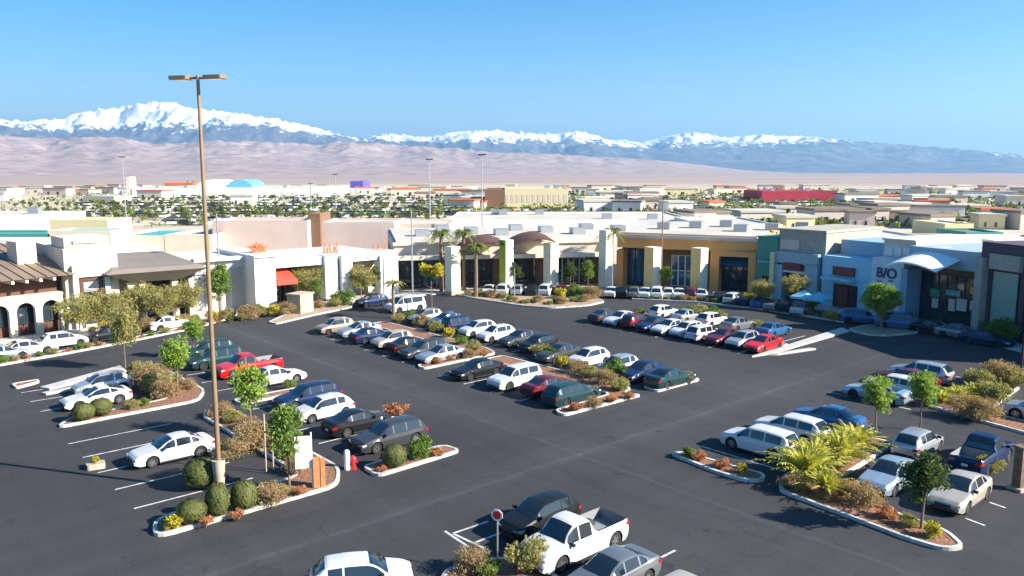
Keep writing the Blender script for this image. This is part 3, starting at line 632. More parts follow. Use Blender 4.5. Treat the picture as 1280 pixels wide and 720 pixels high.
# 1 Spanish arcade
f = Front('arcade_shop', 'low shop with brown seamed roof, rafter ends and white arches at the left edge', 'shop', -110, 82)
zt = f.z(40, 346); W = f.w
f.box('wall', 'timber', 0, W, 0, zt, .9, 22)
b = MB(); xs0 = W; k = 0
aw, zc1, zw = 2.05, 2.35, f.z(40, 372)
cols = MB(); n = int(W / aw)
for k in range(n):
    x0, x1 = W - (k + 1) * aw, W - k * aw; pr = .28; r_ = (x1 - x0) / 2 - pr; cx = (x0 + x1) / 2; zs = zw - .35 - r_
    arc = [(cx + r_ * math.cos(t), zs + r_ * math.sin(t)) for t in np.linspace(0, math.pi, 9)]
    for i in range(8): cols.side_prism([arc[i + 1], arc[i], (arc[i][0], zw), (arc[i + 1][0], zw)], 0, .4)
    cols.box(x0, x0 + pr, 0, .4, 0, zw); cols.box(x1 - pr, x1, 0, .4, 0, zw)
cols.build('arcade', M['cream'], f.e)
f.box('ledge', 'cream', 0, W, zw, zw + .25, -.1, .9)
windows(f, -105, 78, 382, 412, 12, .85)
rf = MB(); rf.side_prism([], 0, 0) if 0 else None
rf.add([(-1, -1.2, zt), (W + .8, -1.2, zt), (W + .8, 10, zt + 2.2), (-1, 10, zt + 2.2), (W + .8, 22, zt), (-1, 22, zt)], [(0, 1, 2, 3), (3, 2, 4, 5), (0, 5, 4, 1), (1, 4, 2), (0, 3, 5)])
k = 0
while k * .9 < W + 1.6:
    x = -1 + k * .9; rf.add([(x, -1.2, zt + .01), (x + .08, -1.2, zt + .01), (x + .08, -1.2, zt + .09), (x, -1.2, zt + .09), (x, 10, zt + 2.21), (x + .08, 10, zt + 2.21), (x + .08, 10, zt + 2.29), (x, 10, zt + 2.29)], [(0, 1, 2, 3), (3, 2, 6, 7), (1, 5, 6, 2), (0, 3, 7, 4)]); k += 1
rf.build('roof', M['tile'], f.e)
for k in range(int(W / 1.1)):
    b = MB(); b.box(.4 + k * 1.1, .62 + k * 1.1, -1.15, .85, zt - .34, zt - .08); b.build('rafter', M['cream'], f.e)
f.box('chimney', 'beige', W - 2.2, W - .6, zt + .4, f.z(72, 303), 3, 5)
# 2 portal
f = Front('portal_building', 'tall cream portal block with a dark framed doorway and olive trees before it', 'building', 80, 147)
f.pbox('wall', 'cream', 80, 147, 310, 420, 0, 12); f.pbox('parapet', 'cream', 84, 140, 297, 309.5, .6, 5)
f.pbox('surround', 'white', 88, 134, 330, 345, -.5, 0); f.pbox('surround', 'white', 88, 95, 345, 420, -.5, 0); f.pbox('surround', 'white', 128, 134, 345, 420, -.5, 0)
f.pbox('vent', 'beige', 95, 128, 300, 304, .4, .58); f.pbox('frame', 'timber', 97, 126, 346, 350, -.3, 0); f.pbox('frame', 'timber', 97, 101, 350, 420, -.3, 0); f.pbox('frame', 'timber', 122, 126, 350, 420, -.3, 0)
f.pbox('sign_panel', 'pink', 102, 121, 352, 362, -.15, 0); windows(f, 102, 121, 364, 404, 2, 0)
# 3 pavilion
f = Front('pavilion', 'shop pavilion under a big grey flat hipped roof with glass walls', 'pavilion', 149, 241)
f.box('wall', 'cream', 0, f.w, 0, f.z(195, 344), 1.5, 13); f.box('parapet', 'cream', 0, f.w, f.z(195, 344), f.z(195, 318), 8.8, 13)
zt, zr = f.z(195, 336), f.z(195, 321)
rf = MB(); W = f.w
rf.add([(-1.2, -2.2, zt), (W + 1, -2.2, zt), (W + 1, 8.5, zt), (-1.2, 8.5, zt), (1.2, -1.0, zt - 1.0), (W - 1.2, -1.0, zt - 1.0), (W - 1.2, 7, zt - 1.0), (1.2, 7, zt - 1.0), (-.6, -1.6, zt + .35), (W + .4, -1.6, zt + .35), (W - .5, 7.5, zt + 1.0), (0.5, 7.5, zt + 1.0)],
       [(0, 1, 9, 8), (1, 2, 10, 9), (2, 3, 11, 10), (3, 0, 8, 11), (8, 9, 10, 11), (4, 5, 1, 0), (5, 6, 2, 1), (6, 7, 3, 2), (7, 4, 0, 3), (7, 6, 5, 4)])
rf.build('roof', M['slab'], f.e)
for q in (160, 174, 215, 236): x = f.x(q); b = MB(); b.box(x - .28, x + .28, -.6, -.05, 0, zt - 1.0); b.build('column', M['cream'], f.e)
windows(f, 176, 234, 352, 398, 5, 1.45)
# 4 sign wall and recessed wall
f = Front('white_shop', 'white low shop wall with a small dark emblem beside pinkish recess panels', 'shop', 242, 306)
f.pbox('wall', 'white', 242, 306, 325, 400, .4, 11); f.pbox('wall', 'white', 242, 250, 332, 400, -.3, .35)
for q in ((256, 268), (272, 286), (290, 303)): f.pbox('panel', 'pink', q[0], q[1], 334, 384, .3, .38)
b = MB(); x = f.x(246.0); z = f.z(246, 343)
for k in range(5): a = k * 1.256; b.add([(x, -.33, z), (x + .55 * math.cos(a - .3), -.33, z + .45 * math.sin(a - .3)), (x + .7 * math.cos(a), -.33, z + .55 * math.sin(a))], [(0, 1, 2)])
b.box(x - .9, x + .9, -.34, -.31, z - .1, z - .02); b.build('emblem', M['letters'], f.e)
f.pbox('eave', 'white', 242, 306, 322, 326, -.2, .8)
# 5 white block
f = Front('white_block', 'plain white cube-like corner block carrying the red sculpture', 'building', 306, 332)
f.pbox('wall', 'white', 306, 332, 319, 402, -2.5, 8); f.pbox('cap', 'white', 305, 333, 316.5, 319, -2.7, 8.2)
zb = f.z(320, 316.5)
f2 = Front('rooftop_sculpture', 'red flame-like sculpture on top of the white corner block', 'sculpture', 314, 330)
b = MB(); 
for k in range(11):
    a = -1.2 + k * .24; L0 = .95 + .3 * (k % 2); b.tube([(1.2, .5, zb + .1), (1.2 + L0 * .5 * math.sin(a), .5 + .15 * (k % 3), zb + .1 + L0 * .6 * math.cos(a)), (1.2 + L0 * math.sin(a) * 1.15, .5 + .3 * (k % 3), zb + .05 + L0 * .75 * math.cos(a * .8))], [.1, .15, .03], 6)
b.build('petals', M['orange'], f2.e); b = MB(); b.box(.5, 1.9, .2, .8, zb - .02, zb + .16); b.build('base', M['orange'], f2.e)
# 6 canopy shop
f = Front('canopy_shop', 'white canopy shop with square pillars, red awning and latticed window', 'shop', 332, 494)
f.box('wall', 'cream', 0, f.w, 0, f.z(410, 322), 3.0, 12); f.box('canopy', 'white', 0, f.w, f.z(410, 329), f.z(410, 319), -.5, 3.0)
for a, b_ in ((401, 417), (419, 432), (470, 492)): f.pbox('pillar', 'white', a, b_, 318, 372, -.9 if a != 419 else -1.4, .4)
x0, x1 = f.x(337), f.x(362); z = f.z(350, 336); b = MB(); b.add([(x0, 1, z), (x1, 1, z), (x1, -1.6, z - 1.0), (x0, -1.6, z - 1.0), (x1, -1.6, z - 1.5), (x0, -1.6, z - 1.5)], [(3, 2, 1, 0), (5, 4, 2, 3), (0, 5, 3), (1, 2, 4)]); b.build('awning', M['red'], f.e)
f.pbox('doorway', 'dark', 366, 380, 336, 385, 2.2, 3.0); windows(f, 434, 469, 331, 366, 4, 2.9, 'seafoam', 'white', 3); windows(f, 336, 364, 350, 384, 3, 2.9); windows(f, 381, 399, 334, 380, 2, 2.9)
for (a, zz, lab) in ((420, 317, 'orange branching sculpture on the canopy above the first pillar'), (481, 316, 'orange branching sculpture on the canopy above the last pillar')):
    s = Front('canopy_sculpture', lab, 'sculpture', a - 8, a + 8); z0 = f.z(a, 318.5); b = MB(); w = s.w
    for k in range(7): x = w * k / 6; b.tube([(x, 1, z0), (x + .25 * math.sin(k * 2.), 1.1, z0 + .5), (x + .1 * math.cos(k * 3.), 1, z0 + .8 + .5 * (k % 3 == 0))], [.07, .09, .03], 6)
    b.build('branches', M['orange'], s.e); b = MB(); b.box(-.1, w + .1, .8, 1.2, z0 - .02, z0 + .12); b.build('base', M['orange'], s.e)
s = Front('planter_block', 'tall stone planter box in the kerbed bed at the entrance lane', 'planter', 376, 392, 394, 390)
s.box('body', 'concrete', 0, s.w, 0, 1.9, 0, 1.6); s.box('cap', 'concrete', -.1, s.w + .1, 1.9, 2.05, -.1, 1.7)
# 7-8 long pillared centre
f = Front('pillared_shops', 'long shop row in the middle with dark glass fronts behind tall pillars', 'shop', 494, 768)
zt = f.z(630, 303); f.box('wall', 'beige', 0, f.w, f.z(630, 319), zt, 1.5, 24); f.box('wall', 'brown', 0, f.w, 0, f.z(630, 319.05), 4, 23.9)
f.box('roof', 'roofw', 0.3, f.w - .3, zt + .002, zt + .2, 2.2, 23.6)
f.box('fascia', 'cream', 0, f.w, f.z(630, 323), f.z(630, 318), -.2, 1.45)
windows(f, 500, 530, 330, 366, 4, 3.9); windows(f, 531, 556, 326, 363, 3, 3.9, 'shopblue'); windows(f, 570, 622, 328, 361, 7, 3.9, 'shop', 'dark', 2); windows(f, 634, 678, 326, 358, 6, 3.9, 'shop', 'dark', 2); windows(f, 690, 742, 326, 359, 7, 3.9, 'shop', 'metal', 2)
def pillar(f, pxl, pxr, top, side, front):
    xa, xb = f.x(pxl), f.x(pxr); c = (xa + xb) / 2; w = (xb - xa) / 1.42 / 2; z = f.z((pxl + pxr) / 2, top); q = LA - f.rz
    cs, sn = math.cos(q), math.sin(q); b = MB(); y0 = -1.9
    pts = [(c + cs * i * w - sn * j * w, y0 + sn * i * w + cs * j * w) for i, j in ((-1, -1), (1, -1), (1, 1), (-1, 1))]
    b.prism(pts, .1, z); b.m[-1] = 1                                # the face towards -a, turned from the sun, its shade put into the colour
    p = b.build('pillar', [M[front], M[side]], f.e)
    k = MB(); k.prism([(c + (px_ - c) * 1.12, y0 + (py_ - y0) * 1.12) for px_, py_ in pts], 0, .45); k.build('plinth', M['concrete'], f.e)
def sail(f, x0, x1, z0, z1, name='shade_canopy', m='timber'):
    b = MB(); N = 8; t_ = .14
    top = [(x0 + (x1 - x0) * i / N, z0 + (z1 - z0) * (.35 + .65 * math.sin(math.pi * i / N * .7 + .25))) for i in range(N + 1)]
    for i in range(N):
        (a, za), (c, zc) = top[i], top[i + 1]
        b.add([(a, -2.4, za), (c, -2.4, zc), (c, 3, zc + .4), (a, 3, za + .4), (a, -2.4, za - t_), (c, -2.4, zc - t_), (c, 3, zc + .4 - t_), (a, 3, za + .4 - t_)], [(0, 1, 2, 3), (7, 6, 5, 4), (0, 4, 5, 1), (1, 5, 6, 2), (3, 2, 6, 7), (0, 3, 7, 4)])
    b.build(name, M[m], f.e)
f.box('cornice', 'cream', -.1, f.w + .1, zt - .3, zt + .05, 1.25, 1.49)
for q in range(9): f.box('roof_unit', 'metal', 3 + q * 3.4, 4.7 + q * 3.4, zt + .21, zt + 1.0, 8 + (q * 2 % 3) * 4, 10 + (q * 2 % 3) * 4)
sail(f, f.x(573), f.x(628), f.z(600, 318), f.z(600, 300)); sail(f, f.x(641), f.x(688), f.z(660, 314), f.z(660, 296))
for a, b_, t, sd, fr in [(554, 573, 306, 'creamgreen', 'warm'), (621, 638, 298, 'lime', 'warm'), (675, 693, 302, 'warm', 'warm'), (743, 759, 286, 'warm', 'warm')]: pillar(f, a, b_, t, sd, fr)
# 9 ochre
f = Front('ochre_shops', 'ochre stucco shops with brown recesses and yellow pillars', 'shop', 768, 944)
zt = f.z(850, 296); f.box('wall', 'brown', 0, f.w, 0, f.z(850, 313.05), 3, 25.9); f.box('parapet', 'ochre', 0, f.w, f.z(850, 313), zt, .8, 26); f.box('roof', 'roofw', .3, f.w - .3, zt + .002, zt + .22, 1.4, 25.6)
f.pbox('wall', 'ochre', 886, 897, 313.1, 380, .8, 2.9); f.pbox('wall', 'ochre', 934, 943.5, 313.1, 380, .8, 2.9); f.pbox('wall', 'ochre', 897, 934, 313.1, 322, .8, 2.9); f.pbox('wall', 'ochre', 768, 776, 313.1, 380, .8, 2.9)
windows(f, 777, 812, 314, 359, 4, 2.9, 'shopblue', 'dark', 2); windows(f, 832, 868, 322, 362, 4, 2.9, 'shopblue', 'white', 2)
windows(f, 898, 933, 336, 370, 4, 2.9); x0, x1 = f.x(898), f.x(934); z = f.z(915, 322)
b = MB(); b.add([(x0, 2.8, z), (x1, 2.8, z), (x1, 1.2, z - 1.1), (x0, 1.2, z - 1.1)], [(3, 2, 1, 0)]); b.build('awning', M['shopblue'], f.e)
for a, b_, t in ((811, 831, 307), (868, 889, 308)): pillar(f, a, b_, t, 'yellow', 'warm')
f.box('cornice', 'cream', -.1, f.w + .1, zt - .35, zt + .05, .55, .79)
for q in range(6): f.box('roof_unit', 'metal', 3 + q * 3.2, 4.6 + q * 3.2, zt + .23, zt + 1.1, 8 + (q % 3) * 4, 10 + (q % 3) * 4)
# 10 teal
f = Front('teal_shop', 'narrow dark teal shop wall between the ochre and grey-tan fronts', 'shop', 944, 969)
f.pbox('wall', 'teal', 944, 969, 297, 385, .3, 14); f.pbox('cap', 'teal', 943, 970, 295.5, 297, .1, 14.2); f.pbox('doorway', 'dark', 952, 964, 345, 382, .2, .28); f.pbox('canopy', 'tealroof', 950, 966, 325, 328, -.6, .28)
# 11 grey tan
f = Front('grey_tan_shop', 'grey-tan tower front with a slate blue portal and maroon sign', 'shop', 969, 1028)
f.pbox('wall', 'greytan', 969, 1028, 290, 395, .5, 12); f.pbox('cap', 'greytan', 968, 1029, 287, 290, .3, 12.2); f.pbox('panel', 'beige', 972, 995, 300, 312, .4, .48)
f.pbox('surround', 'slate', 970, 1024, 316, 330, -.3, .48); f.pbox('surround', 'slate', 970, 980, 330, 390, -.3, .48); f.pbox('surround', 'slate', 1008, 1024, 330, 390, -.3, .48)
f.pbox('sign_panel', 'maroon', 982, 1004, 328.5, 337, -.45, -.32); f.pbox('trim', 'white', 980, 1008, 338.5, 341, -.2, .45); windows(f, 981, 1007, 342, 388, 3, .45)
f.pbox('pillar', 'creamy', 966, 971, 315, 390, -.6, .2)
# 12 blue
f = Front('blue_shop', 'bright blue shop with a maroon sign panel above a dark doorway', 'shop', 1028, 1091)
f.pbox('upper_wall', 'blue2', 1030, 1091, 303, 321.9, 2.5, 13); f.pbox('wall', 'blue', 1028, 1091, 322, 410, 0, 12.9)
f.pbox('doorway', 'dark', 1044, 1074, 356, 402, -.08, -.01); f.pbox('door', 'maroon', 1049, 1063, 359, 402, -.16, -.09); f.pbox('canopy', 'blue', 1036, 1072, 346.5, 350, -1.2, -.02); f.pbox('sign_panel', 'maroon', 1043, 1070, 334, 345, -.25, -.02)
# 13 lettered wall
f = Front('lettered_shop', 'pale blue wall with dark B/O lettering between blue shop and dark glass shop', 'shop', 1091, 1131)
f.pbox('wall', 'paleblue', 1091, 1131, 323, 410, -.1, 12); f.pbox('upper_wall', 'cream', 1091, 1131, 302, 322.9, 1.5, 12); f.pbox('cap', 'cream', 1090, 1132, 299.5, 302, 1.3, 12.2)
for a in (1094, 1105, 1116): f.pbox('panel', 'white', a, a + 9, 310, 320, 1.4, 1.48)
cu = bpy.data.curves.new('lettering', 'FONT'); cu.body = 'B/O'; cu.size = 1.35; cu.extrude = .04; cu.align_x = 'CENTER'; cu.offset = .03
to = bpy.data.objects.new('lettering', cu); COL.objects.link(to); to.parent = f.e; to.location = (f.x(1110), -.16, f.z(1110, 347)); to.rotation_euler = (R(90), 0, 0); cu.materials.append(M['letters'])
dg = bpy.context.evaluated_depsgraph_get(); lm = bpy.data.meshes.new_from_object(to.evaluated_get(dg)); lo_ = link(lm, 'lettering_sign', f.e); lo_.location = to.location; lo_.rotation_euler = to.rotation_euler; bpy.data.objects.remove(to)
for q in ((1099, 1105), (1113, 1119)): f.pbox('subtitle', 'letters', q[0], q[1], 350.5, 352, -.14, -.11)
# 14 dark glass shop
f = Front('dark_glass_shop', 'shaded shop with wide glass front and bright white fabric awning', 'shop', 1131, 1226)
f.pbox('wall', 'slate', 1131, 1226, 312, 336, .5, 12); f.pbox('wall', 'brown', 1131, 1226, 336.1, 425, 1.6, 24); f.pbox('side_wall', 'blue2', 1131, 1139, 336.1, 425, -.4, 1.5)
windows(f, 1140, 1218, 345, 408, 7, 1.55, 'shop', 'dark', 2)
for a, b_, t, q, m in ((1152, 1164, 362, 372, 'ltgreen'), (1172, 1190, 364, 371, 'tealroof'), (1202, 1217, 361, 370, 'ochre'), (1155, 1163, 374, 386, 'beige'), (1186, 1199, 375, 390, 'beige'), (1203, 1216, 378, 390, 'pink'), (1176, 1184, 375, 390, 'beige')): f.pbox('display', m, a, b_, t, q, 1.38, 1.43)
x0, x1 = f.x(1131), f.x(1196); z = f.z(1165, 323); N = 8; b = MB()
for i in range(N):
    a, c = x0 + (x1 - x0) * i / N, x0 + (x1 - x0) * (i + 1) / N; za = z + .5 * math.sin(math.pi * (i / N) ** .8); zc = z + .5 * math.sin(math.pi * ((i + 1) / N) ** .8)
    b.add([(a, 2, za + .5), (c, 2, zc + .5), (c, -2.4, zc - .8), (a, -2.4, za - .8), (c, -2.4, zc - .95), (a, -2.4, za - .95)], [(3, 2, 1, 0), (5, 4, 2, 3)])
b.build('awning', M['fabric'], f.e)
# 15 last shop
f = Front('plum_shop', 'dark plum shop at the right edge with a tall sea-green window', 'shop', 1226, 1420)
f.pbox('wall', 'purple', 1226, 1420, 312, 470, 0, 12); f.pbox('pillar', 'greytan', 1228, 1237, 322, 440, -.7, -.02); windows(f, 1243, 1277, 340, 425, 1, -.02, 'seafoam'); f.pbox('surround', 'greytan', 1241, 1280, 319, 338, -.4, -.02)
windows(f, 1285, 1410, 360, 450, 6, -.02)

# ------------------------------------------------------------------ buildings behind the first row
def block(name, label, cat, x0, x1, yb, top, depth, m, roof='roofw', parapet=.4, win=0, group=None, rot=0):
    """box whose front base line runs from column x0 to x1 at photograph row yb (hidden or not) and whose front edge tops at row top"""
    a, b = at(x0, yb), at(x1, yb); w = b[0] - a[0]; zt = zat((x0 + x1) / 2, top, 0, (a[1] + b[1]) / 2)
    e = empty(name, label, cat, (a[0], a[1], 0), rot, group); q = MB(); q.box(0, w, 0, depth, 0, zt); q.build('wall', M[m], e)
    if parapet:
        p = MB(); t = .3
        p.box(0, w, 0, t, zt + .002, zt + parapet); p.box(0, w, depth - t, depth, zt + .002, zt + parapet); p.box(0, t, t, depth - t, zt + .002, zt + parapet); p.box(w - t, w, t, depth - t, zt + .002, zt + parapet); p.build('parapet', M[m], e)
    r = MB(); r.box(.3, w - .3, .3, depth - .3, zt + .002, zt + .1); r.build('roof', M[roof], e)
    rr = random.Random(int(x0 * 7 + yb)); 
    for k in range(int(min(6, w * depth / 350))):
        x, y = rr.uniform(2, w - 4), rr.uniform(3, depth - 4); u = MB(); u.box(x, x + 2, y, y + 1.6, zt + .1, zt + 1.3); u.build('roof_unit', M['metal'], e)
    if win:
        for k in range(win):
            x = w * (k + .5) / win; u = MB(); u.box(x - w / win * .32, x + w / win * .32, -.06, -.01, zt * .35, zt * .75); u.build('window', M['beige' if win > 5 else 'shop'], e)
    return e
B_ = block
B_('store', 'big pinkish flat-roofed store behind the white recess wall', 'building', 268, 386, 335, 279, 9, 'pink')
B_('store', 'narrow tall brown tower between two pinkish stores', 'building', 387, 402, 333, 270, 7, 'brown', 'brown')
B_('store', 'long pinkish store behind the white canopy', 'building', 403, 494, 332, 281, 10, 'pink')
B_('store', 'beige store right of the pinkish one behind the white canopy', 'building', 497, 562, 328, 283, 12, 'beige')
B_('store', 'white long store behind the arcade roof at the left edge', 'building', -140, 64, 372, 308, 8, 'white')
B_('store', 'teal fronted store behind the arcade', 'building', -100, 66, 345, 296, 7, 'teal', 'tealroof')
B_('store', 'plain white big store behind the teal front at the left edge', 'building', -120, 60, 312, 271, 14, 'white')
B_('store', 'pale tan tower with flat roof behind the cream portal', 'building', 66, 138, 328, 278, 8, 'creamy')
B_('store', 'low store with aqua front below the pale tan tower', 'building', 64, 142, 345, 292, 6, 'cream', 'tealroof')
B_('store', 'store with aqua roof behind the grey pavilion', 'building', 144, 207, 340, 298, 14, 'cream', 'tealroof')
B_('store', 'white plain store behind the pavilion roof', 'building', 208, 267, 340, 297, 12, 'cream')
B_('store', 'wide white roofed hall behind the pillared shops', 'building', 560, 870, 300, 277, 34, 'white')
B_('store', 'white hall roof behind the ochre shops', 'building', 872, 965, 312, 282, 22, 'white')
B_('store', 'white low hall behind the blue shop', 'building', 1074, 1150, 334, 298, 12, 'white')
B_('store', 'cream store behind the grey-tan tower', 'building', 1030, 1072, 330, 294, 12, 'cream')
B_('store', 'grey low store behind the dark glass shop', 'building', 1152, 1228, 330, 302, 12, 'greytan')
B_('store', 'dark teal store beyond the dark glass shop', 'building', 1206, 1252, 316, 293, 10, 'teal', 'slab')
B_('store', 'white flat store above the plum shop at the right edge', 'building', 1240, 1340, 335, 304, 12, 'white')
B_('store', 'tan store with small windows far behind the plum shop', 'building', 1180, 1216, 298, 282, 14, 'creamy', win=3)
# landmarks far off
B_('hall', 'pale yellow large building far off in the middle', 'building', 631, 710, 262, 237, 30, 'creamy', win=12)
B_('hall', 'dark brown block adjoining the pale yellow large building', 'building', 606, 630.5, 262, 238, 30, 'brown', 'brown')
B_('hall', 'long far building with bright crimson top at right', 'building', 952, 1046, 253, 240, 30, 'redroof', 'redroof', win=0)
B_('hall', 'long low crimson building before the town in the middle right', 'building', 745, 782, 257, 251, 20, 'maroon', 'redroof'); B_('hall', 'short crimson building right of the longer crimson one', 'building', 795, 808, 257, 250, 20, 'maroon', 'redroof')
B_('hall', 'very long cream hall on the far left horizon', 'building', 165, 398, 246, 236, 90, 'white'); B_('hall', 'small rust roofed house on the far left cream hall', 'building', 206, 242, 240, 229, 40, 'orange', 'orange', .2)
B_('hall', 'low pale hall right of the long cream hall', 'building', 400, 590, 241, 236, 80, 'cream'); B_('hall', 'violet fronted block far off left of centre', 'building', 438, 454, 240, 227, 30, 'pur')
B_('hall', 'slim cream tower on the far left horizon', 'building', 158.5, 163, 246, 222, 8, 'cream')
x, y = at(284, 245); e = empty('domed_hall', 'far hall with a white and aqua curved roof on the left horizon', 'building', (x, y, 0))
for nm, x0, x1, m in (('roof', -18, 0, 'white'), ('roof', 0.1, 15, 'aqua')):
    b = MB(); b.side_prism([(x0 + (x1 - x0) * (1 - math.cos(t)) / 2, 5 + 4.6 * math.sin(t)) for t in np.linspace(math.pi, 0, 11)], 0, 25); b.build(nm, M[m], e)
b = MB(); b.box(-18, 15, 0, 25, 0, 4.98); b.build('wall', M['white'], e)

# far town: small buildings and trees
tr = random.Random(11); k = 0
cols_ = [('white', 'roofw'), ('cream', 'roofw'), ('pink', 'tile'), ('white', 'slab'), ('beige', 'tile'), ('creamy', 'roofw'), ('cream', 'orange')]
def small(wd, dp, ht, m, roof, loc, rz):
    b = MB(); b.box(-wd / 2, wd / 2, 0, dp, 0, ht, 0); b.box(-wd / 2 - .3, wd / 2 + .3, -.3, dp + .3, ht + .002, ht + .6, 1); b.box(-wd * .3, -wd * .22, -.08, -.01, .6, ht * .55, 2); b.box(wd * .1, wd * .2, -.08, -.01, .6, ht * .55, 2)
    o = b.build('far_house', [M[m], M[roof], M['shop']]); o.location = loc; o.rotation_euler = (0, 0, rz)
    tag(o, {'white': 'small white flat roofed block in the far town', 'cream': 'small cream block in the far town', 'pink': 'small pinkish block with brown roof in the far town', 'beige': 'small beige block with brown roof in the far town', 'creamy': 'small pale yellow block in the far town'}[m], 'house', m + ' blocks of the far town')
for i in range(290):
    x = tr.uniform(-20, 1300)
    yy = tr.choice([238, 240, 242, 244, 247, 250, 254, 258, 263, 268, 274, 280, 287]) + tr.uniform(-1, 1)
    if x < 560 and (yy > 246 and tr.random() < .8 or yy > 262): continue
    if 560 < x < 880 and yy > 268: continue
    if 596 < x < 720 and 240 < yy < 272: continue
    if x > 940 and x < 1060 and 240 < yy < 266: continue
    X, Y = at(x, yy); m, rf_ = tr.choice(cols_); s = .7 if Y < 350 else 1.0
    small(tr.uniform(7, 20) * s, tr.uniform(6, 12), tr.uniform(2.6, 4.2), m, rf_, (X, Y, 0), tr.uniform(-.3, .3))
cnt = 0
def ft(x, yy, s):
    global cnt
    X, Y = at(x, yy); k = tr.choice(['f0', 'f0', 'f1', 'f2']); cnt += 1
    place(k, (X, Y, 0), tr.uniform(0, 6), s, {'f0': 'small grey-green tree of the far car parks and streets', 'f1': 'small mid green tree of the far car parks and streets', 'f2': 'small light green tree of the far car parks and streets'}[k], {'f0': 'grey-green far trees', 'f1': 'mid green far trees', 'f2': 'light green far trees'}[k])
for row, x0, x1, n_ in ((251, 130, 560, 46), (259, 20, 560, 50), (266, 60, 560, 44), (274, 130, 560, 36)):
    for k in range(n_): ft(x0 + (x1 - x0) * k / n_ + tr.uniform(-4, 4), row + tr.uniform(-1.2, 1.2), tr.uniform(.5, .8))
for i in range(120): 
    yy = tr.choice([243, 248, 252, 257, 262, 268, 274, 282]); x = tr.uniform(560 if yy < 266 else 880, 1290); ft(x, yy + tr.uniform(-1, 1), tr.uniform(.6, 1.1))
# the countless small scrub dots and parked cars beyond those
r_ = np.random.RandomState(5); cs_ = []
for i in range(4600):
    yy = 238 + 48 * r_.rand() ** 1.3; x = r_.uniform(-60, 1340)
    if x < 560 and (yy > 276 and not 140 < x < 265 or r_.rand() < .7): continue
    if 560 < x < 880 and yy > 270: continue
    X, Y = at(x, yy); cs_.append(np.array((X, Y, 1.0)) + r_.normal(size=(7, 3)) * (1.0, 1.0, .55))
o = link(leaf_mesh('far_scrub', np.concatenate(cs_), .58, LEAF['topiary'], 3), 'far_scrub'); tag(o, 'mass of small dusty scrub dotting the far town', 'scrub', kind='stuff')
b = MB()
for i in range(1500):
    row = r_.choice([244, 247, 250, 253.5, 257, 261, 264, 269, 272, 277, 281]); x = r_.uniform(100, 1300)
    if x < 560 and row > 276 and not 205 < x < 268: continue
    if 560 < x < 880 and row > 270: continue
    X, Y = at(x, row + r_.uniform(-.25, .25)); mi = r_.choice([0, 0, 0, 1, 2]); c = r_.rand() < .5; lx, ly = (2.2, .9) if c else (.9, 2.2)
    b.box(X - lx, X + lx, Y - ly, Y + ly, .25, .95, mi); b.box(X - lx * .55, X + lx * .55, Y - ly * .55 if not c else Y - ly * .9, Y + ly * .55 if not c else Y + ly * .9, .951, 1.5, 3)
b.build('far_cars', [mat('paint_far_white', (.8, .8, .78), .4), mat('paint_far_silver', (.4, .4, .4), .4), mat('paint_far_dark', (.04, .04, .05), .4), M['glass']]); o = bpy.data.objects['far_cars']; tag(o, 'hundreds of tiny cars parked in the far lots', 'cars', kind='stuff')

# ------------------------------------------------------------------ cars
SPECS = dict(
 sedan=dict(L=4.75, W=1.82, cowl=1.0, rf=.12, rr=-.95, rb=-1.72, H=1.44, hood=(.62, .74, .93), deck=1.0, tail=.92, wb=1.38, g=((.02, .86), (-.88, -.06), (-1.4, -.97)), r=.33),
 coupe=dict(L=4.6, W=1.84, cowl=.85, rf=-.05, rr=-.8, rb=-1.85, H=1.34, hood=(.58, .70, .88), deck=.97, tail=.9, wb=1.35, g=((-.75, .70), (-1.3, -.83)), r=.34),
 suv=dict(L=4.75, W=1.9, cowl=1.15, rf=.45, rr=-1.95, rb=-2.28, H=1.63, hood=(.76, .90, 1.04), deck=1.06, tail=1.0, wb=1.42, g=((.28, 1.02), (-.72, .2), (-1.75, -.8)), r=.37),
 hatch=dict(L=4.2, W=1.78, cowl=1.05, rf=.3, rr=-1.45, rb=-1.95, H=1.5, hood=(.66, .80, .96), deck=1.02, tail=.92, wb=1.28, g=((.2, .92), (-.7, .12), (-1.35, -.78)), r=.32),
 estate=dict(L=4.9, W=1.86, cowl=1.1, rf=.3, rr=-1.85, rb=-2.3, H=1.55, hood=(.66, .80, .98), deck=1.04, tail=.95, wb=1.42, g=((.16, .96), (-.78, .08), (-1.8, -.86)), r=.35),
 pickup=dict(L=5.6, W=1.98, cowl=1.45, rf=.82, rr=-.25, rb=-.5, H=1.82, hood=(.85, 1.02, 1.14), deck=1.12, tail=1.1, wb=1.75, g=((.62, 1.32), (-.22, .54)), r=.39, bed=True),
 van=dict(L=5.1, W=1.98, cowl=1.75, rf=1.0, rr=-2.3, rb=-2.5, H=1.85, hood=(.8, 1.0, 1.10), deck=1.1, tail=1.0, wb=1.5, g=((.85, 1.6), (-.4, .77), (-2.0, -.48)), r=.36))
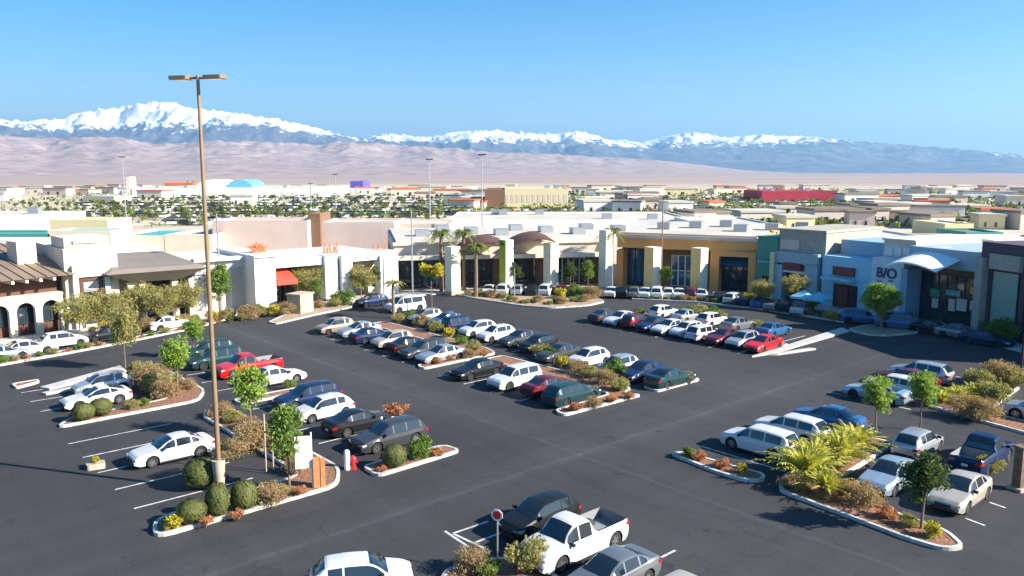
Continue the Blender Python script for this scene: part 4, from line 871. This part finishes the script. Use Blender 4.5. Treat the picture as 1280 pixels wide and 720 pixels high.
def car_meshes(kind):
    s = SPECS[kind]; L_, W = s['L'], s['W']; hl = L_ / 2; r = s['r']; ar = r + .07; zc = r
    xs = {-hl, -hl + .04, -hl + .18, hl, hl - .05, hl - .2, hl - .5, s['cowl'], s['rf'], s['rr'], s['rb'], (s['rf'] + s['rr']) / 2, (s['cowl'] + s['rf']) / 2, (s['rr'] + s['rb']) / 2}
    for a, b in s['g']: xs |= {a, b}
    for c in (-s['wb'], s['wb']):
        xs |= {c + ar * math.cos(t) for t in np.linspace(0, math.pi, 9)}
        xs |= {c + ar + .01, c - ar - .01}
    bedx = (s['rb'] - .12, -hl + .1) if s.get('bed') else None
    if bedx: xs |= set(bedx)
    xs |= set(np.arange(-hl + .3, hl - .2, .16))
    xs = sorted(xs); xx = [xs[0]]
    for x in xs[1:]:
        if x - xx[-1] > .008: xx.append(x)
    fixed = {s['cowl'], s['rf'], s['rr'], s['rb']} | {q for g2 in s['g'] for q in g2}
    xx = [x for i, x in enumerate(xx) if x in fixed or not any(0 < abs(x - q) < .035 for q in fixed)]
    def top(x):
        h0, h1, h2 = s['hood']
        deck = np.interp(x, [-hl, -hl + .06, -hl + .25, s['rb'], s['cowl'], hl - .25, hl - .06, hl], [s['tail'] - .18, s['tail'], s['deck'], s['deck'] + .02 if not s.get('bed') else s['deck'], h2, h1, h0 + .02, h0 - .14])
        rr = s['H']; RX, RY = np.array([s['rb'], (s['rr'] + s['rb']) / 2, s['rr'], (s['rf'] + s['rr']) / 2, s['rf'], (s['cowl'] + s['rf']) / 2, s['cowl']]), np.array([deck, deck + (rr - .05 - deck) * .57, rr - .05, rr, rr - .04, deck + (rr - .04 - deck) * .56, deck])
        ks = np.linspace(-.16, .16, 9); roof = float(np.interp(x + ks, RX, RY, left=deck, right=deck).mean())
        return float(deck), float(max(roof, deck)) if s['rb'] < x < s['cowl'] else float(deck)
    rows = []
    for x in xx:
        zd, zr = top(x); k = min(1, (zr - zd) / .3); e = max(0, (abs(x) - (hl - .75)) / .75); w = W / 2 * (1 - .16 * e ** 2.2)
        zu = .20 + .12 * max(0, (abs(x) - (hl - .3)) / .3); a = 0
        for c in (-s['wb'], s['wb']):
            if abs(x - c) < ar: a = max(a, zc + math.sqrt(ar * ar - (x - c) ** 2))
        lo = max(zu, a); sh = zd
        rows.append([(0, zu), (w - .30, lo), (w - .03, lo), (w, max(.5, lo + .015)), (w + .005, max(zd - .26, lo + .03)), (w - .045, max(zd - .05, lo + .045)), (w - .10, zd + .0 + .02 * (1 - k)),
                     (w - .12 - .13 * k, zd + .025 + (zr - zd) * .86 * k + 0), (w - .20 - .14 * k, zd + .035 + (zr - zd - .02) * (k > 0) if k else zd + .035), ((w - .2) * .5, zr + .045), (0, zr + .06)])
    nP = len(rows[0]); body, ws, rw, sw = MB(), MB(), MB(), {1: MB(), -1: MB()}
    def V(i, j, sgn): y, z = rows[i][j]; return (xx[i], y * sgn, z)
    for i in range(len(xx) - 1):
        xm = (xx[i] + xx[i + 1]) / 2
        for j in range(nP - 1):
            if bedx and bedx[1] < xm < bedx[0] and j >= 6: continue
            for sg in (1, -1):
                q = [V(i, j, sg), V(i + 1, j, sg), V(i + 1, j + 1, sg), V(i, j + 1, sg)]
                if sg < 0: q = q[::-1]
                t = body; mi = 0
                if j == 6 and any(a - 1e-6 < xm < b + 1e-6 for a, b in s['g']): t = sw[sg]
                elif j >= 8 and s['rf'] < xm < s['cowl']: t = ws
                elif j >= 8 and s['rb'] < xm < s['rr']: t = rw
                elif j == 0 or (j == 1): mi = 1
                t.add(q, [(0, 1, 2, 3)], mi)
    n_ = len(xx) - 1
    for i, rev in ((0, False), (n_, True)):
        pts = [V(i, j, 1) for j in range(nP)] + [V(i, j, -1) for j in range(nP - 2, 0, -1)]
        body.add(pts, [tuple(range(len(pts)))[::-1] if rev else tuple(range(len(pts)))], 0)
    w = W / 2
    body.box(hl - .03, hl + .02, -w * .62, w * .62, .26, .40, 1); body.box(-hl - .02, -hl + .03, -w * .62, w * .62, .28, .40, 1)   # lower bumpers
    for sg in (1, -1): body.box(-s['wb'] + ar + .05, s['wb'] - ar - .05, sg * (w - .02) - .02, sg * (w - .02) + .02, .17, .26, 1)
    out = {'body': body, 'windscreen': ws, 'rear_window': rw, 'side_l': sw[1], 'side_r': sw[-1]}
    if bedx:
        bd = MB(); zb, zt2, iw = .62, s['deck'] + .02, w - .13; x1, x0 = bedx
        bd.add([(x0, -iw, zb), (x1, -iw, zb), (x1, iw, zb), (x0, iw, zb), (x0, -iw, zt2), (x1, -iw, zt2), (x1, iw, zt2), (x0, iw, zt2)], [(0, 1, 2, 3), (0, 4, 5, 1), (1, 5, 6, 2), (2, 6, 7, 3), (3, 7, 4, 0)])
        out['cargo_bed'] = bd
    zh = s['hood'][0]
    def lamp(x, y0, y1, z0, z1, d):
        b = MB(); b.box(min(x, x + d), max(x, x + d), min(y0, y1), max(y0, y1), z0, z1); return b
    for sg, nm in ((1, 'l'), (-1, 'r')):
        b = MB(); yi, yo = sg * w * .50, sg * w * .88
        b.add([(hl - .02, yi, zh - .13), (hl - .10, yo, zh - .10), (hl - .34, yo * 1.075, zh - .02), (hl + .012, yi, zh - .01), (hl - .06, yo, zh + .04), (hl - .34, yo * 1.075, zh + .08), (hl - .3, yi, zh - .05)],
              [(0, 1, 4, 3) if sg > 0 else (3, 4, 1, 0), (1, 2, 5, 4) if sg > 0 else (4, 5, 2, 1), (3, 4, 5, 6) if sg > 0 else (6, 5, 4, 3)]); out['headlight_' + nm] = b
        zt_ = s['tail']; b = MB(); yi, yo = sg * w * .55, sg * w * .87
        b.add([(-hl - .015, yi, zt_ - .24), (-hl - .012, yo, zt_ - .24), (-hl + .25, yo * 1.10, zt_ - .20), (-hl - .01, yi, zt_ - .08), (-hl - .0, yo, zt_ - .08), (-hl + .25, yo * 1.10, zt_ - .05)],
              [(0, 3, 4, 1) if sg > 0 else (1, 4, 3, 0), (1, 4, 5, 2) if sg > 0 else (2, 5, 4, 1)]); out['tail_' + nm] = b
        b = MB(); mx_ = s['cowl'] - .28; b.box(mx_ - .05, mx_ + .06, (w - .07) if sg > 0 else -(w + .15), (w + .15) if sg > 0 else -(w - .07), s['deck'] - .05, s['deck'] + .09); out['mirror_' + nm] = b
    b = MB(); b.box(hl - .02, hl + .03, -w * .42, w * .42, zh - .2, zh - .04); out['grille'] = b
    b = MB(); b.box(-hl - .03, -hl + .0, -.16, .16, s['tail'] - .42, s['tail'] - .28); out['number_plate'] = b
    return out
def wheel_meshes(r):
    t = MB(); seg = 18; prof = [(r * .62, -.10), (r * .93, -.105), (r, -.06), (r, .06), (r * .93, .105), (r * .62, .10)]
    for k in range(seg):
        a0, a1 = 2 * math.pi * k / seg, 2 * math.pi * (k + 1) / seg
        for i in range(len(prof) - 1):
            (r0, y0), (r1, y1) = prof[i], prof[i + 1]
            t.add([(r0 * math.cos(a0), y0, r0 * math.sin(a0)), (r1 * math.cos(a0), y1, r1 * math.sin(a0)), (r1 * math.cos(a1), y1, r1 * math.sin(a1)), (r0 * math.cos(a1), y0, r0 * math.sin(a1))], [(0, 1, 2, 3)])
    for y in (-.07, .07):
        c = [(r * .63 * math.cos(2 * math.pi * k / seg), y, r * .63 * math.sin(2 * math.pi * k / seg)) for k in range(seg)]; t.add(c, [tuple(range(seg))])
    m = MB()
    for y, sg in ((.082, 1), (-.082, -1)):
        for k in range(5):
            a = 2 * math.pi * k / 5; ca, sa = math.cos(a), math.sin(a); wv = r * .13
            m.add([(-sa * wv, y, ca * wv), (sa * wv, y, -ca * wv), (ca * r * .6 + sa * wv, y, sa * r * .6 - ca * wv), (ca * r * .6 - sa * wv, y, sa * r * .6 + ca * wv)], [(0, 1, 2, 3)])
        for k in range(seg):
            a0, a1 = 2 * math.pi * k / seg, 2 * math.pi * (k + 1) / seg
            m.add([(q * math.cos(a), y, q * math.sin(a)) for q, a in ((r * .54, a0), (r * .64, a0), (r * .64, a1), (r * .54, a1))], [(0, 1, 2, 3)])
    return t, m
CARM, WHEEL = {}, {}
NAMES = dict(sedan='parked_car', coupe='parked_car', suv='parked_car', hatch='parked_car', estate='parked_car', pickup='pickup_truck', van='van')
def car(kind, col, loc, rz, label, lod=0, group=None, cat=None):
    s = SPECS[kind]
    if kind not in CARM: CARM[kind] = car_meshes(kind); WHEEL[kind] = [q.mesh('wheel', [M[mm]], sm) for q, mm, sm in zip(wheel_meshes(s['r']), ('rubber', 'rim'), (True, False))]
    ms = CARM[kind]; pm = paint(*PAINTS[col]); key = (kind, col, lod)
    if key not in CARM:
        d = {}
        if lod == 2:
            b = MB()
            for nm, mi in (('body', None), ('windscreen', 2), ('rear_window', 2), ('side_l', 2), ('side_r', 2)):
                base_i = len(b.v); b.v += ms[nm].v; b.f += [tuple(i + base_i for i in q) for q in ms[nm].f]; b.m += (ms[nm].m if mi is None else [mi] * len(ms[nm].f))
            for x in (-s['wb'], s['wb']):
                for y in (-s['W'] / 2 + .1, s['W'] / 2 - .1): b.tube([(x, y - .1, s['r']), (x, y + .1, s['r'])], s['r'], 12, 1)
            d['all'] = b.mesh('parked_car', [pm, M['dark'], M['glass']], True)
        else:
            d['body'] = ms['body'].mesh('body', [pm, M['dark']], True)
        CARM[key] = d
    d = CARM[key]
    if 'glassy' not in ms:
        g_ = {}
        for nm, mm, pn in (('windscreen', 'glass', 'windscreen'), ('rear_window', 'glass', 'rear_window'), ('side_l', 'glass', 'side_window'), ('side_r', 'glass', 'side_window'), ('headlight_l', 'lampg', 'headlight'), ('headlight_r', 'lampg', 'headlight'),
                           ('tail_l', 'tail', 'tail_light'), ('tail_r', 'tail', 'tail_light'), ('mirror_l', 'dark', 'mirror'), ('mirror_r', 'dark', 'mirror'), ('grille', 'dark', 'grille'), ('number_plate', 'plate', 'number_plate'), ('cargo_bed', 'bedgrey', 'cargo_bed')):
            if nm in ms: g_[nm] = (ms[nm].mesh(pn, [M[mm]], True), pn)
        ms['glassy'] = g_
    cat = cat or ('pickup truck' if kind == 'pickup' else 'van' if kind == 'van' else 'car')
    if lod == 2:
        o = link(d['all'], NAMES[kind]); o.scale = (.8,) * 3; o.location = loc; o.rotation_euler = (0, 0, rz); return tag(o, label, cat, group)
    e = empty(NAMES[kind], label, cat, loc, rz, group); e.scale = (.82,) * 3; link(d['body'], 'body', e)
    for nm, (me, pn) in ms['glassy'].items():
        if lod == 1 and nm[:6] in ('mirror', 'grille', 'number'): continue
        link(me, pn, e)
    for x in (-s['wb'], s['wb']):
        for sg in (-1, 1):
            w_ = link(WHEEL[kind][0], 'wheel', e); w_.location = (x, sg * (s['W'] / 2 - .13), s['r'])
            if lod == 0: link(WHEEL[kind][1], 'rim', w_)
    return e
PAINTS = dict(white=('white', (.56, .56, .55)), silver=('silver', (.48, .50, .52), .6), grey=('grey', (.20, .21, .22), .5), dkgrey=('dark_grey', (.06, .065, .07), .4), black=('black', (.012, .013, .015)), navy=('navy', (.015, .03, .08), .3),
              blue=('blue', (.03, .12, .28), .3), teal=('teal', (.02, .055, .06), .3), green=('green', (.02, .055, .045), .3), red=('red', (.55, .01, .015)), maroon=('maroon', (.12, .008, .015), .2), beige=('beige', (.48, .42, .34), .3), pale=('pale_blue', (.35, .45, .52), .5), tan=('tan', (.36, .26, .19), .3))
A0, A1 = LA, LA + math.pi; N0, N1 = LA - math.pi / 2, LA + math.pi / 2     # nose up-right, down-left, down-right, up-left
CARS = [ # kind, colour, u, w, heading, level, label
 ('sedan', 'white', 12.7, -39.8, A1, 0, 'white saloon alone in its bay left of the tall lamp pole'),
 ('coupe', 'white', 12.5, -52.4, A1, 0, 'white coupe parked beside the two clipped bushes at left'),
 ('hatch', 'silver', 13.6, -55.3, A1, 0, 'silver car half hidden behind the white coupe at left'),
 ('estate', 'green', 22.4, -60.6, A1, 1, 'dark green estate farthest back in the left row'),
 ('suv', 'teal', 21.8, -57.4, A1, 1, 'teal off-roader behind the green young tree'),
 ('pickup', 'red', 22.6, -53.6, A1, 0, 'bright red pickup beside the white saloon'),
 ('sedan', 'white', 22.9, -49.9, A0, 0, 'white saloon beside the red pickup, tail to the lane'),
 ('estate', 'navy', 22.1, -43.9, A1, 0, 'blue-black estate left of the white hatchback'),
 ('hatch', 'white', 21.6, -41.0, A1, 0, 'white hatchback between blue-black car and black saloon'),
 ('sedan', 'black', 21.9, -37.6, A0, 0, 'black saloon between the white hatchback and the black estate'),
 ('estate', 'dkgrey', 21.8, -34.4, A1, 0, 'black estate with silver side next to the clipped bush'),
 ('hatch', 'tan', 34.6, -62.9, A1, 1, 'brown hatchback at the far end of the left middle row'),
 ('sedan', 'silver', 35.4, -60.2, A1, 1, 'silver saloon second in the left middle row'),
 ('sedan', 'navy', 35.0, -57.4, A0, 1, 'navy saloon with a red tail light in the left middle row'),
 ('hatch', 'beige', 35.2, -54.7, A1, 1, 'beige hatchback in the left middle row'),
 ('sedan', 'black', 35.2, -52.1, A0, 1, 'black saloon next to the beige hatchback'),
 ('estate', 'dkgrey', 35.0, -49.9, A1, 1, 'dark estate just left of the silver end car'),
 ('sedan', 'silver', 35.1, -47.6 - .3, A1, 1, 'silver saloon at the row end above the rust flowers'),
 ('hatch', 'navy', 44.6, -73.2, A1, 1, 'navy hatchback parked alone near the latticed window'),
 ('van', 'white', 45.4, -68.0, A1, 1, 'white van before the entrance lane left of the golden tree'),
 ('hatch', 'silver', 43.4, -61.7, A1, 1, 'silver hatchback under the golden tree'),
 ('sedan', 'blue', 43.8, -59.0, A1, 1, 'blue saloon right of the golden tree'),
 ('suv', 'navy', 43.5, -56.3, A0, 1, 'navy off-roader between blue saloon and white cars'),
 ('hatch', 'white', 43.3, -53.7, A1, 1, 'smaller white hatchback left of the larger one in the right middle row'),
 ('hatch', 'white', 43.1, -51.0, A1, 1, 'larger white hatchback in the middle of the right middle row'),
 ('sedan', 'dkgrey', 43.4, -48.3, A1, 1, 'dark grey saloon right of the larger white hatchback'),
 ('hatch', 'black', 43.0, -45.7, A1, 1, 'black hatchback before the golden shrub'),
 ('sedan', 'black', 34.2, -42.6 + .1, A1, 1, 'black saloon half hidden left of the white off-roader by the empty bay'),
 ('suv', 'white', 34.5, -38.9, A1, 1, 'white off-roader in the near middle row'),
 ('sedan', 'maroon', 34.9, -36.1, A0, 1, 'maroon saloon between white off-roader and dark teal saloon'),
 ('estate', 'teal', 34.6, -33.6 - .2, A0, 1, 'dark teal long car at the kerb with rust flowers'),
 ('sedan', 'dkgrey', 42.0, -42.4, A1, 1, 'dark saloon left of the white hatchback beside the pale bush'),
 ('hatch', 'white', 42.4, -39.7, A1, 1, 'white hatchback right of the middle green strip'),
 ('hatch', 'silver', 42.2, -36.9 + .2, A1, 1, 'silver hatchback behind the tall pale bush'),
 ('sedan', 'navy', 42.3, -34.0 - .6 , A1, 1, 'navy saloon between silver hatchback and teal saloon'),
 ('sedan', 'teal', 42.4, -32.3 + .0 , A0, 1, 'teal saloon with bright side at the small island'),
 ('suv', 'white', 35.3, -21.2, N1, 0, 'white off-roader nearest the crescent island'),
 ('estate', 'white', 38.5, -21.3, N1, 0, 'white estate between the off-roader and the blue saloon'),
 ('sedan', 'blue', 41.9, -21.0, N1, 0, 'blue saloon behind the white estate'),
 ('hatch', 'silver', 41.2, -15.9, A0, 0, 'silver hatchback with red tail lights beside the slim trees'),
 ('pickup', 'navy', 41.6, -13.1, A0, 0, 'dark blue pickup behind the beige saloon'),
 ('sedan', 'pale', 35.8, -14.9, A1, 0, 'pale blue saloon right of the frond clumps'),
 ('sedan', 'beige', 36.2, -12.1, A1, 0, 'beige saloon behind the dark green tree'),
 ('estate', 'silver', 56.3, -21.9, N1, 1, 'silver estate farthest back of the far right group'),
 ('sedan', 'maroon', 53.8, -21.8, N1, 1, 'maroon saloon in the far right group'),
 ('hatch', 'white', 51.4, -21.6, N1, 1, 'white hatchback with dark windows in the far right group'),
 ('sedan', 'pale', 49.1, -21.6, N1, 1, 'pale saloon nearest of the far right group'),
 ('suv', 'silver', 51.9, -13.4, N1, 0, 'silver off-roader at the right edge beside the brown shrubs'),
 ('hatch', 'black', 20.9, -22.1, A1, 0, 'black rounded hatchback beside the white pickup at the bottom'),
 ('pickup', 'white', 20.4, -19.7, A1, 0, 'white pickup with open bed at the bottom'),
 ('sedan', 'grey', 19.5, -17.1, A1, 0, 'grey-green saloon right of the white pickup at the bottom'),
 ('hatch', 'beige', 19.3, -14.5, A1, 0, 'beige car cut by the bottom edge right of the grey saloon'),
]
far_cols = [('sedan', 'dkgrey'), ('sedan', 'white'), ('sedan', 'black'), ('hatch', 'maroon'), ('sedan', 'navy'), ('sedan', 'white'), ('hatch', 'black'), ('hatch', 'white'), ('sedan', 'maroon'), ('estate', 'white'), ('sedan', 'maroon'), ('hatch', 'silver'), ('estate', 'black'), ('sedan', 'red')]
far_lab = ['dark saloon first at the left end of the far row', 'white saloon second from the left end of the far row', 'black saloon third in the far row', 'maroon hatchback fourth in the far row', 'navy saloon left of the bright white car in the far row', 'white saloon right of the navy saloon in the far row', 'black hatchback between two white cars in the far row',
           'white hatchback in the middle of the far row', 'maroon saloon in the middle of the far row', 'white estate between two maroon cars in the far row', 'maroon saloon right of the white estate in the far row', 'silver hatchback near the right end of the far row', 'black estate next to the bright red car', 'bright red car at the right end of the far row']
for i, (k, c) in enumerate(far_cols): CARS.append((k, c, 56.6, -50.4 + i * 1.262 * 1.0 if 0 else -66.5, A1, 1, far_lab[i]))
CARS = [q for q in CARS if q[3] != -66.5]
w0, w1 = -51.0, -34.3
# the far row is drawn tight: bays 1.98 wide would clash, so the row keeps real bays and runs farther left
for i, (k, c) in enumerate(far_cols):
    if i in (2, 6, 8, 12): continue
    CARS.append((k, c, 56.5, -34.2 - (len(far_cols) - 1 - i) * 1.93 * .0 - 0, A1, 1, far_lab[i]))
idx = [i for i in range(len(far_cols)) if i not in (2, 6, 8, 12)]
CARS = CARS[:-len(idx)]
for n_, i in enumerate(reversed(idx)):
    k, c = far_cols[i]; lab = far_lab[i]; CARS.append((k, c, 56.5, -34.0 - n_ * 1.85 , A1 if i % 3 else A0, 1, lab.replace('between two white off-roaders', 'between white cars')))
back = [('hatch', 'white', -48.5, 'white hatchback in the far back row, leftmost'), ('sedan', 'silver', -45.6, 'silver saloon in the far back row'), ('hatch', 'white', -42.9, 'second white hatchback in the far back row'), ('sedan', 'grey', -40.1, 'grey saloon in the far back row'), ('sedan', 'blue', -36.6, 'dark blue saloon in the far back row, rightmost')]
for k, c, w, l in back: CARS.append((k, c, 62.3, w, A0, 1, l))
for k, c, u, w, hd, lod, lab in CARS:
    X, Y = P(u, w); car(k, c, (X, Y, .004), hd + rnd.uniform(-.025, .025), lab, lod)
# moving white car at the bottom edge, cars along the left frontage
X, Y = at(452, 722, .5); car('hatch', 'white', (X, Y, .004), R(14), 'white car driving along the lane at the bottom edge', 0)
for k, c, q, l in [('sedan', 'pale', (4, 450), 'pale car cut by the left edge behind the verge'), ('sedan', 'white', (36, 443), 'white saloon left of the blue-windowed one behind the verge'), ('hatch', 'white', (80, 433), 'white hatchback behind the verge before the olive trees'), ('sedan', 'black', (134, 425), 'black saloon behind the verge in tree shade'), ('sedan', 'white', (213, 411), 'white saloon behind the verge before the pavilion')]:
    X, Y = at(*q); car(k, c, (X, Y, .004), LA + (0 if c != 'black' else math.pi) + .05, l, 1)
# tiny cars before the shops
sc_ = ['white', 'white', 'silver', 'black', 'white', 'maroon', 'grey', 'white']
for i in range(7):
    x = 612 + i * 18; X, Y = at(x, 370 - .2 * abs(i - 3)); car(['sedan', 'suv', 'hatch'][i % 3], sc_[i % 8], (X, Y + 1, .13 if 0 else .004), R(80) + rnd.uniform(-.1, .1), 'small parked car behind the shrubs of the broad island', 2, 'cars behind the broad island')
for i in range(9):
    x = 765 + i * 14; X, Y = at(x, 370.5 + i * .35); car(['sedan', 'suv', 'hatch'][i % 3], sc_[(i * 3) % 8] if i % 3 else 'white', (X, Y, .004), R(76) + rnd.uniform(-.06, .06), 'small parked car in the line before the ochre shops', 2, 'cars before the ochre shops')
for i in range(7):
    x = 900 + i * 17; X, Y = at(x, 376.5 + i * 2.6); car(['sedan', 'hatch'][i % 2], ['black', 'white', 'navy', 'blue', 'grey', 'black', 'silver'][i], (X, Y, .004), LA + .2, 'small parked car in the shaded line before the blue shops', 2, 'cars before the blue shops')
X, Y = at(1078, 404); car('suv', 'blue', (X, Y, .004), LA - 1.2, 'blue off-roader left of the big bright tree', 1)
X, Y = at(1124, 411); car('van', 'blue', (X, Y, .004), LA - 1.3, 'blue van right of the big bright tree', 1)
for i, (x, y, c) in enumerate([(1168, 417, 'black'), (1200, 423, 'grey'), (1232, 431, 'navy')]):
    X, Y = at(x, y); car('sedan', c, (X, Y, .004), N0, ['black saloon in shade before the dark glass shop', 'grey saloon in shade before the dark glass shop', 'navy saloon in shade before the plum shop'][i], 1)

# ------------------------------------------------------------------ lamps, signs, posts
x, y = at(275, 614); e = empty('street_lamp', 'very tall tan lamp pole with twin flat heads rising from the long island', 'street lamp', (x, y, .1))
zt = zat(245, 94, x, y); b = MB(); N = 12; dx = (at(270, 606)[0], )
b.tube([(0, 0, .9), (0, 0, zt * .5), (0, 0, zt - .1)], [.115, .095, .07], 10); b.build('pole', M['pole'], e, True)
b = MB(); b.tube([(0, 0, 0), (0, 0, 1.35)], [.2, .29], 14); b.build('base', M['concrete'], e, True)
b = MB(); b.tube([(-.75, 0, zt - .2), (.75, 0, zt - .22)], .05, 8); b.build('arm', M['pole'], e, True)
for sg in (-1, 1):
    b = MB(); x0, x1 = sorted((sg * .35, sg * 1.22)); b.prism(rounded([(x0, -.27), (x1, -.27), (x1, .27), (x0, .27)], .12, 3), zt - .27, zt - .12); h_ = b.build('lamp_head', M['pole'], e)
    b = MB(); b.box(x0 + .15, x1 - .1, -.19, .19, zt - .29, zt - .272); b.build('lens', M['lampg'], h_)
e.rotation_euler = (0, 0, R(-12))
def pole(label, q, ytop, r=.07, heads=2, m='metal'):
    x, y = at(*q); e = empty('street_lamp', label, 'street lamp', (x, y, 0)); z = zat(q[0], ytop, x, y); b = MB(); b.tube([(0, 0, 0), (0, 0, z)], [r, r * .6], 8); b.build('pole', M[m], e, True)
    k = max(1, (r / .07) ** .5)
    for sg in ([-1, 1] if heads == 2 else [1]):
        b = MB(); x0, x1 = sorted((sg * .1, sg * .9 * k)); x0, x1 = x0 * .55, x1 * .55; b.box(x0, x1, -.15 * k, .15 * k, z - .12, z + .05 * k); b.build('lamp_head', M['dark'], e)
pole('dark far lamp pole standing against the hills left of centre', (538, 300), 199, .16)
pole('thin pale lamp pole right of the first one against the hills', (603, 330), 193, .1)
pole('far lamp pole beside the slim cream tower at left', (159, 290), 196, .16); pole('short far lamp pole before the low pale hall', (420, 262), 218, .25); pole('small dark lamp pole on the left horizon hall', (389, 262), 229, .25)
pole('thin yellow-grey lamp pole before the ochre shops', (826, 364), 246, .1, 1, 'pole'); pole('pale lamp pole before the canopy shop', (516, 372), 258, .1, 1)
pole('white slim lamp pole between the recess wall and the pinkish store', (277, 392), 262, .12, 1); pole('slim lamp post in the broad island', (643, 374), 332, .07, 1)
for q, t, l in (((333, 592), 520, 'left thin stake beside the white board'), ((342, 590), 540, 'right thin stake beside the white board')):
    x, y = at(*q); b = MB(); z = zat(q[0], t, x, y); b.tube([(0, 0, 0), (0, 0, z)], .035, 6); o = b.build('stake', M['concrete']); o.location = (x, y, .1); tag(o, l, 'stake')
# white board on orange post
x, y = at(392, 612); e = empty('notice_board', 'white blank board beside an orange wooden post on the long island', 'sign', (x, y, .1), R(20))
b = MB(); b.box(-.75, -.07, -.04, .04, .95, 2.4); b.build('board', M['signw'], e); b = MB(); b.box(.0, .28, -.16, .16, 0, 1.35); b.build('post', M['post'], e); b = MB(); b.box(.32, .52, -.14, .14, 0, 1.28); b.build('post', M['post'], e)
b = MB(); b.box(-.06, -.005, -.05, .05, .0, 2.55); b.build('frame', M['signw'], e)
# hydrant and bollard
def lathe(mb, prof, seg=14, c=(0, 0), mi=0):
    mb.tube([(c[0], c[1], z) for r_, z in prof], [r_ for r_, z in prof], seg, mi)
x, y = at(442, 586); e = empty('fire_hydrant', 'red hydrant standing at the tail of the black saloon', 'hydrant', (x, y, .004)); e.scale = (.8, .8, .8)
b = MB(); lathe(b, [(.2, 0), (.2, .06), (.14, .08), (.14, .55), (.18, .57), (.18, .62), (.15, .7), (.08, .78), (.03, .82)]); b.build('body', M['hydrant'], e, True)
for a in ((.26, 0), (-.26, 0), (0, -.26)): b = MB(); b.tube([(0, 0, .42), (a[0], a[1], .42)], .075, 10); b.build('outlet', M['hydrant'], e, True)
x, y = at(434, 587); b = MB(); lathe(b, [(.14, 0), (.14, .85), (.1, .95), (.02, .98)]); o = b.build('bollard', M['signw'], None, True); o.location = (x, y, .004); tag(o, 'short white bollard left of the red hydrant', 'bollard')
# round red sign
x, y = at(622, 716); e = empty('road_sign', 'round pink-red sign on a thin grey post before the black hatchback', 'sign', (x, y, .1), R(-20)); z = zat(620, 640, x, y)
b = MB(); b.tube([(0, 0, 0), (0, 0, z)], .03, 8); b.build('post', M['metal'], e, True)
for rr_, yy, m, nm in ((.22, -.05, 'signw', 'sign_plate'), (.16, -.062, 'hydrant', 'sign_face')):
    b = MB(); b.side_prism([(rr_ * math.cos(t), z - .2 + rr_ * math.sin(t)) for t in np.linspace(0, 2 * math.pi, 8, endpoint=False) + .39], yy, yy + .02); b.build(nm, M[m], e)
for i, (tx, ty, c_, lab) in enumerate([(1004, 391, 'blue', 'blue pavilion tent left of the second one before the slate portal'), (1022, 394, 'aqua', 'pale aqua pavilion tent right of the blue one before the slate portal')]):
    x, y = at(tx, ty); e = empty('canopy_tent', lab, 'tent', (x, y, .1), LA); e.scale = (.7, .7, .8); b = MB()
    b.add([(-1.4, -1.4, 2.0), (1.4, -1.4, 2.0), (1.4, 1.4, 2.0), (-1.4, 1.4, 2.0), (0, 0, 2.8), (-1.4, -1.4, 1.75), (1.4, -1.4, 1.75), (1.4, 1.4, 1.75), (-1.4, 1.4, 1.75)], [(0, 1, 4), (1, 2, 4), (2, 3, 4), (3, 0, 4), (0, 5, 6, 1), (1, 6, 7, 2), (2, 7, 8, 3), (3, 8, 5, 0)]); b.build('canopy', M[c_], e)
    for sx in (-1.35, 1.35):
        for sy in (-1.35, 1.35): b = MB(); b.tube([(sx, sy, 0), (sx, sy, 2.0)], .03, 6); b.build('leg', M['metal'], e)
# cone, cart, pillar
x, y = at(988, 574); e = empty('traffic_cone', 'large red cone behind the white off-roader', 'cone', (x, y, .004)); b = MB(); lathe(b, [(.36, .04), (.2, .45), (.05, .85), (.04, .86)]); b.build('body', M['hydrant'], e, True); b = MB(); b.box(-.42, .42, -.42, .42, 0, .04); b.build('base', M['hydrant'], e)
x, y = at(120, 585); e = empty('marker_stone', 'small pale block with golden tuft beside the white saloon nose', 'marker', (x, y, .004), .5); b = MB(); b.prism(rounded([(-.4, -.3), (.4, -.3), (.4, .3), (-.4, .3)], .15), 0, .26); b.build('block', M['concrete'], e)
place('s_gold', (x, y + .05, .25), 0, .42, 'golden tuft growing on the small pale block')
x, y = at(1273, 612); e = empty('stone_pillar', 'stone pillar at the right edge behind the beige saloon', 'pillar', (x, y, .0), .4); z = zat(1273, 560, x, y)
b = MB(); b.box(-.2, .2, -.2, .2, 0, z); b.build('shaft', M['stone'], e); b = MB(); b.box(-.25, .25, -.25, .25, z, z + .1); b.build('cap', M['stone'], e); b = MB(); b.box(-.35, .35, -.35, .35, 0, .15); b.build('foot', M['concrete'], e)
pole('dark lamp post at the right edge before the plum shop', (1275, 478), 396, .09, 1, 'dark')
print('far trees', cnt, 'objects', len(bpy.data.objects))
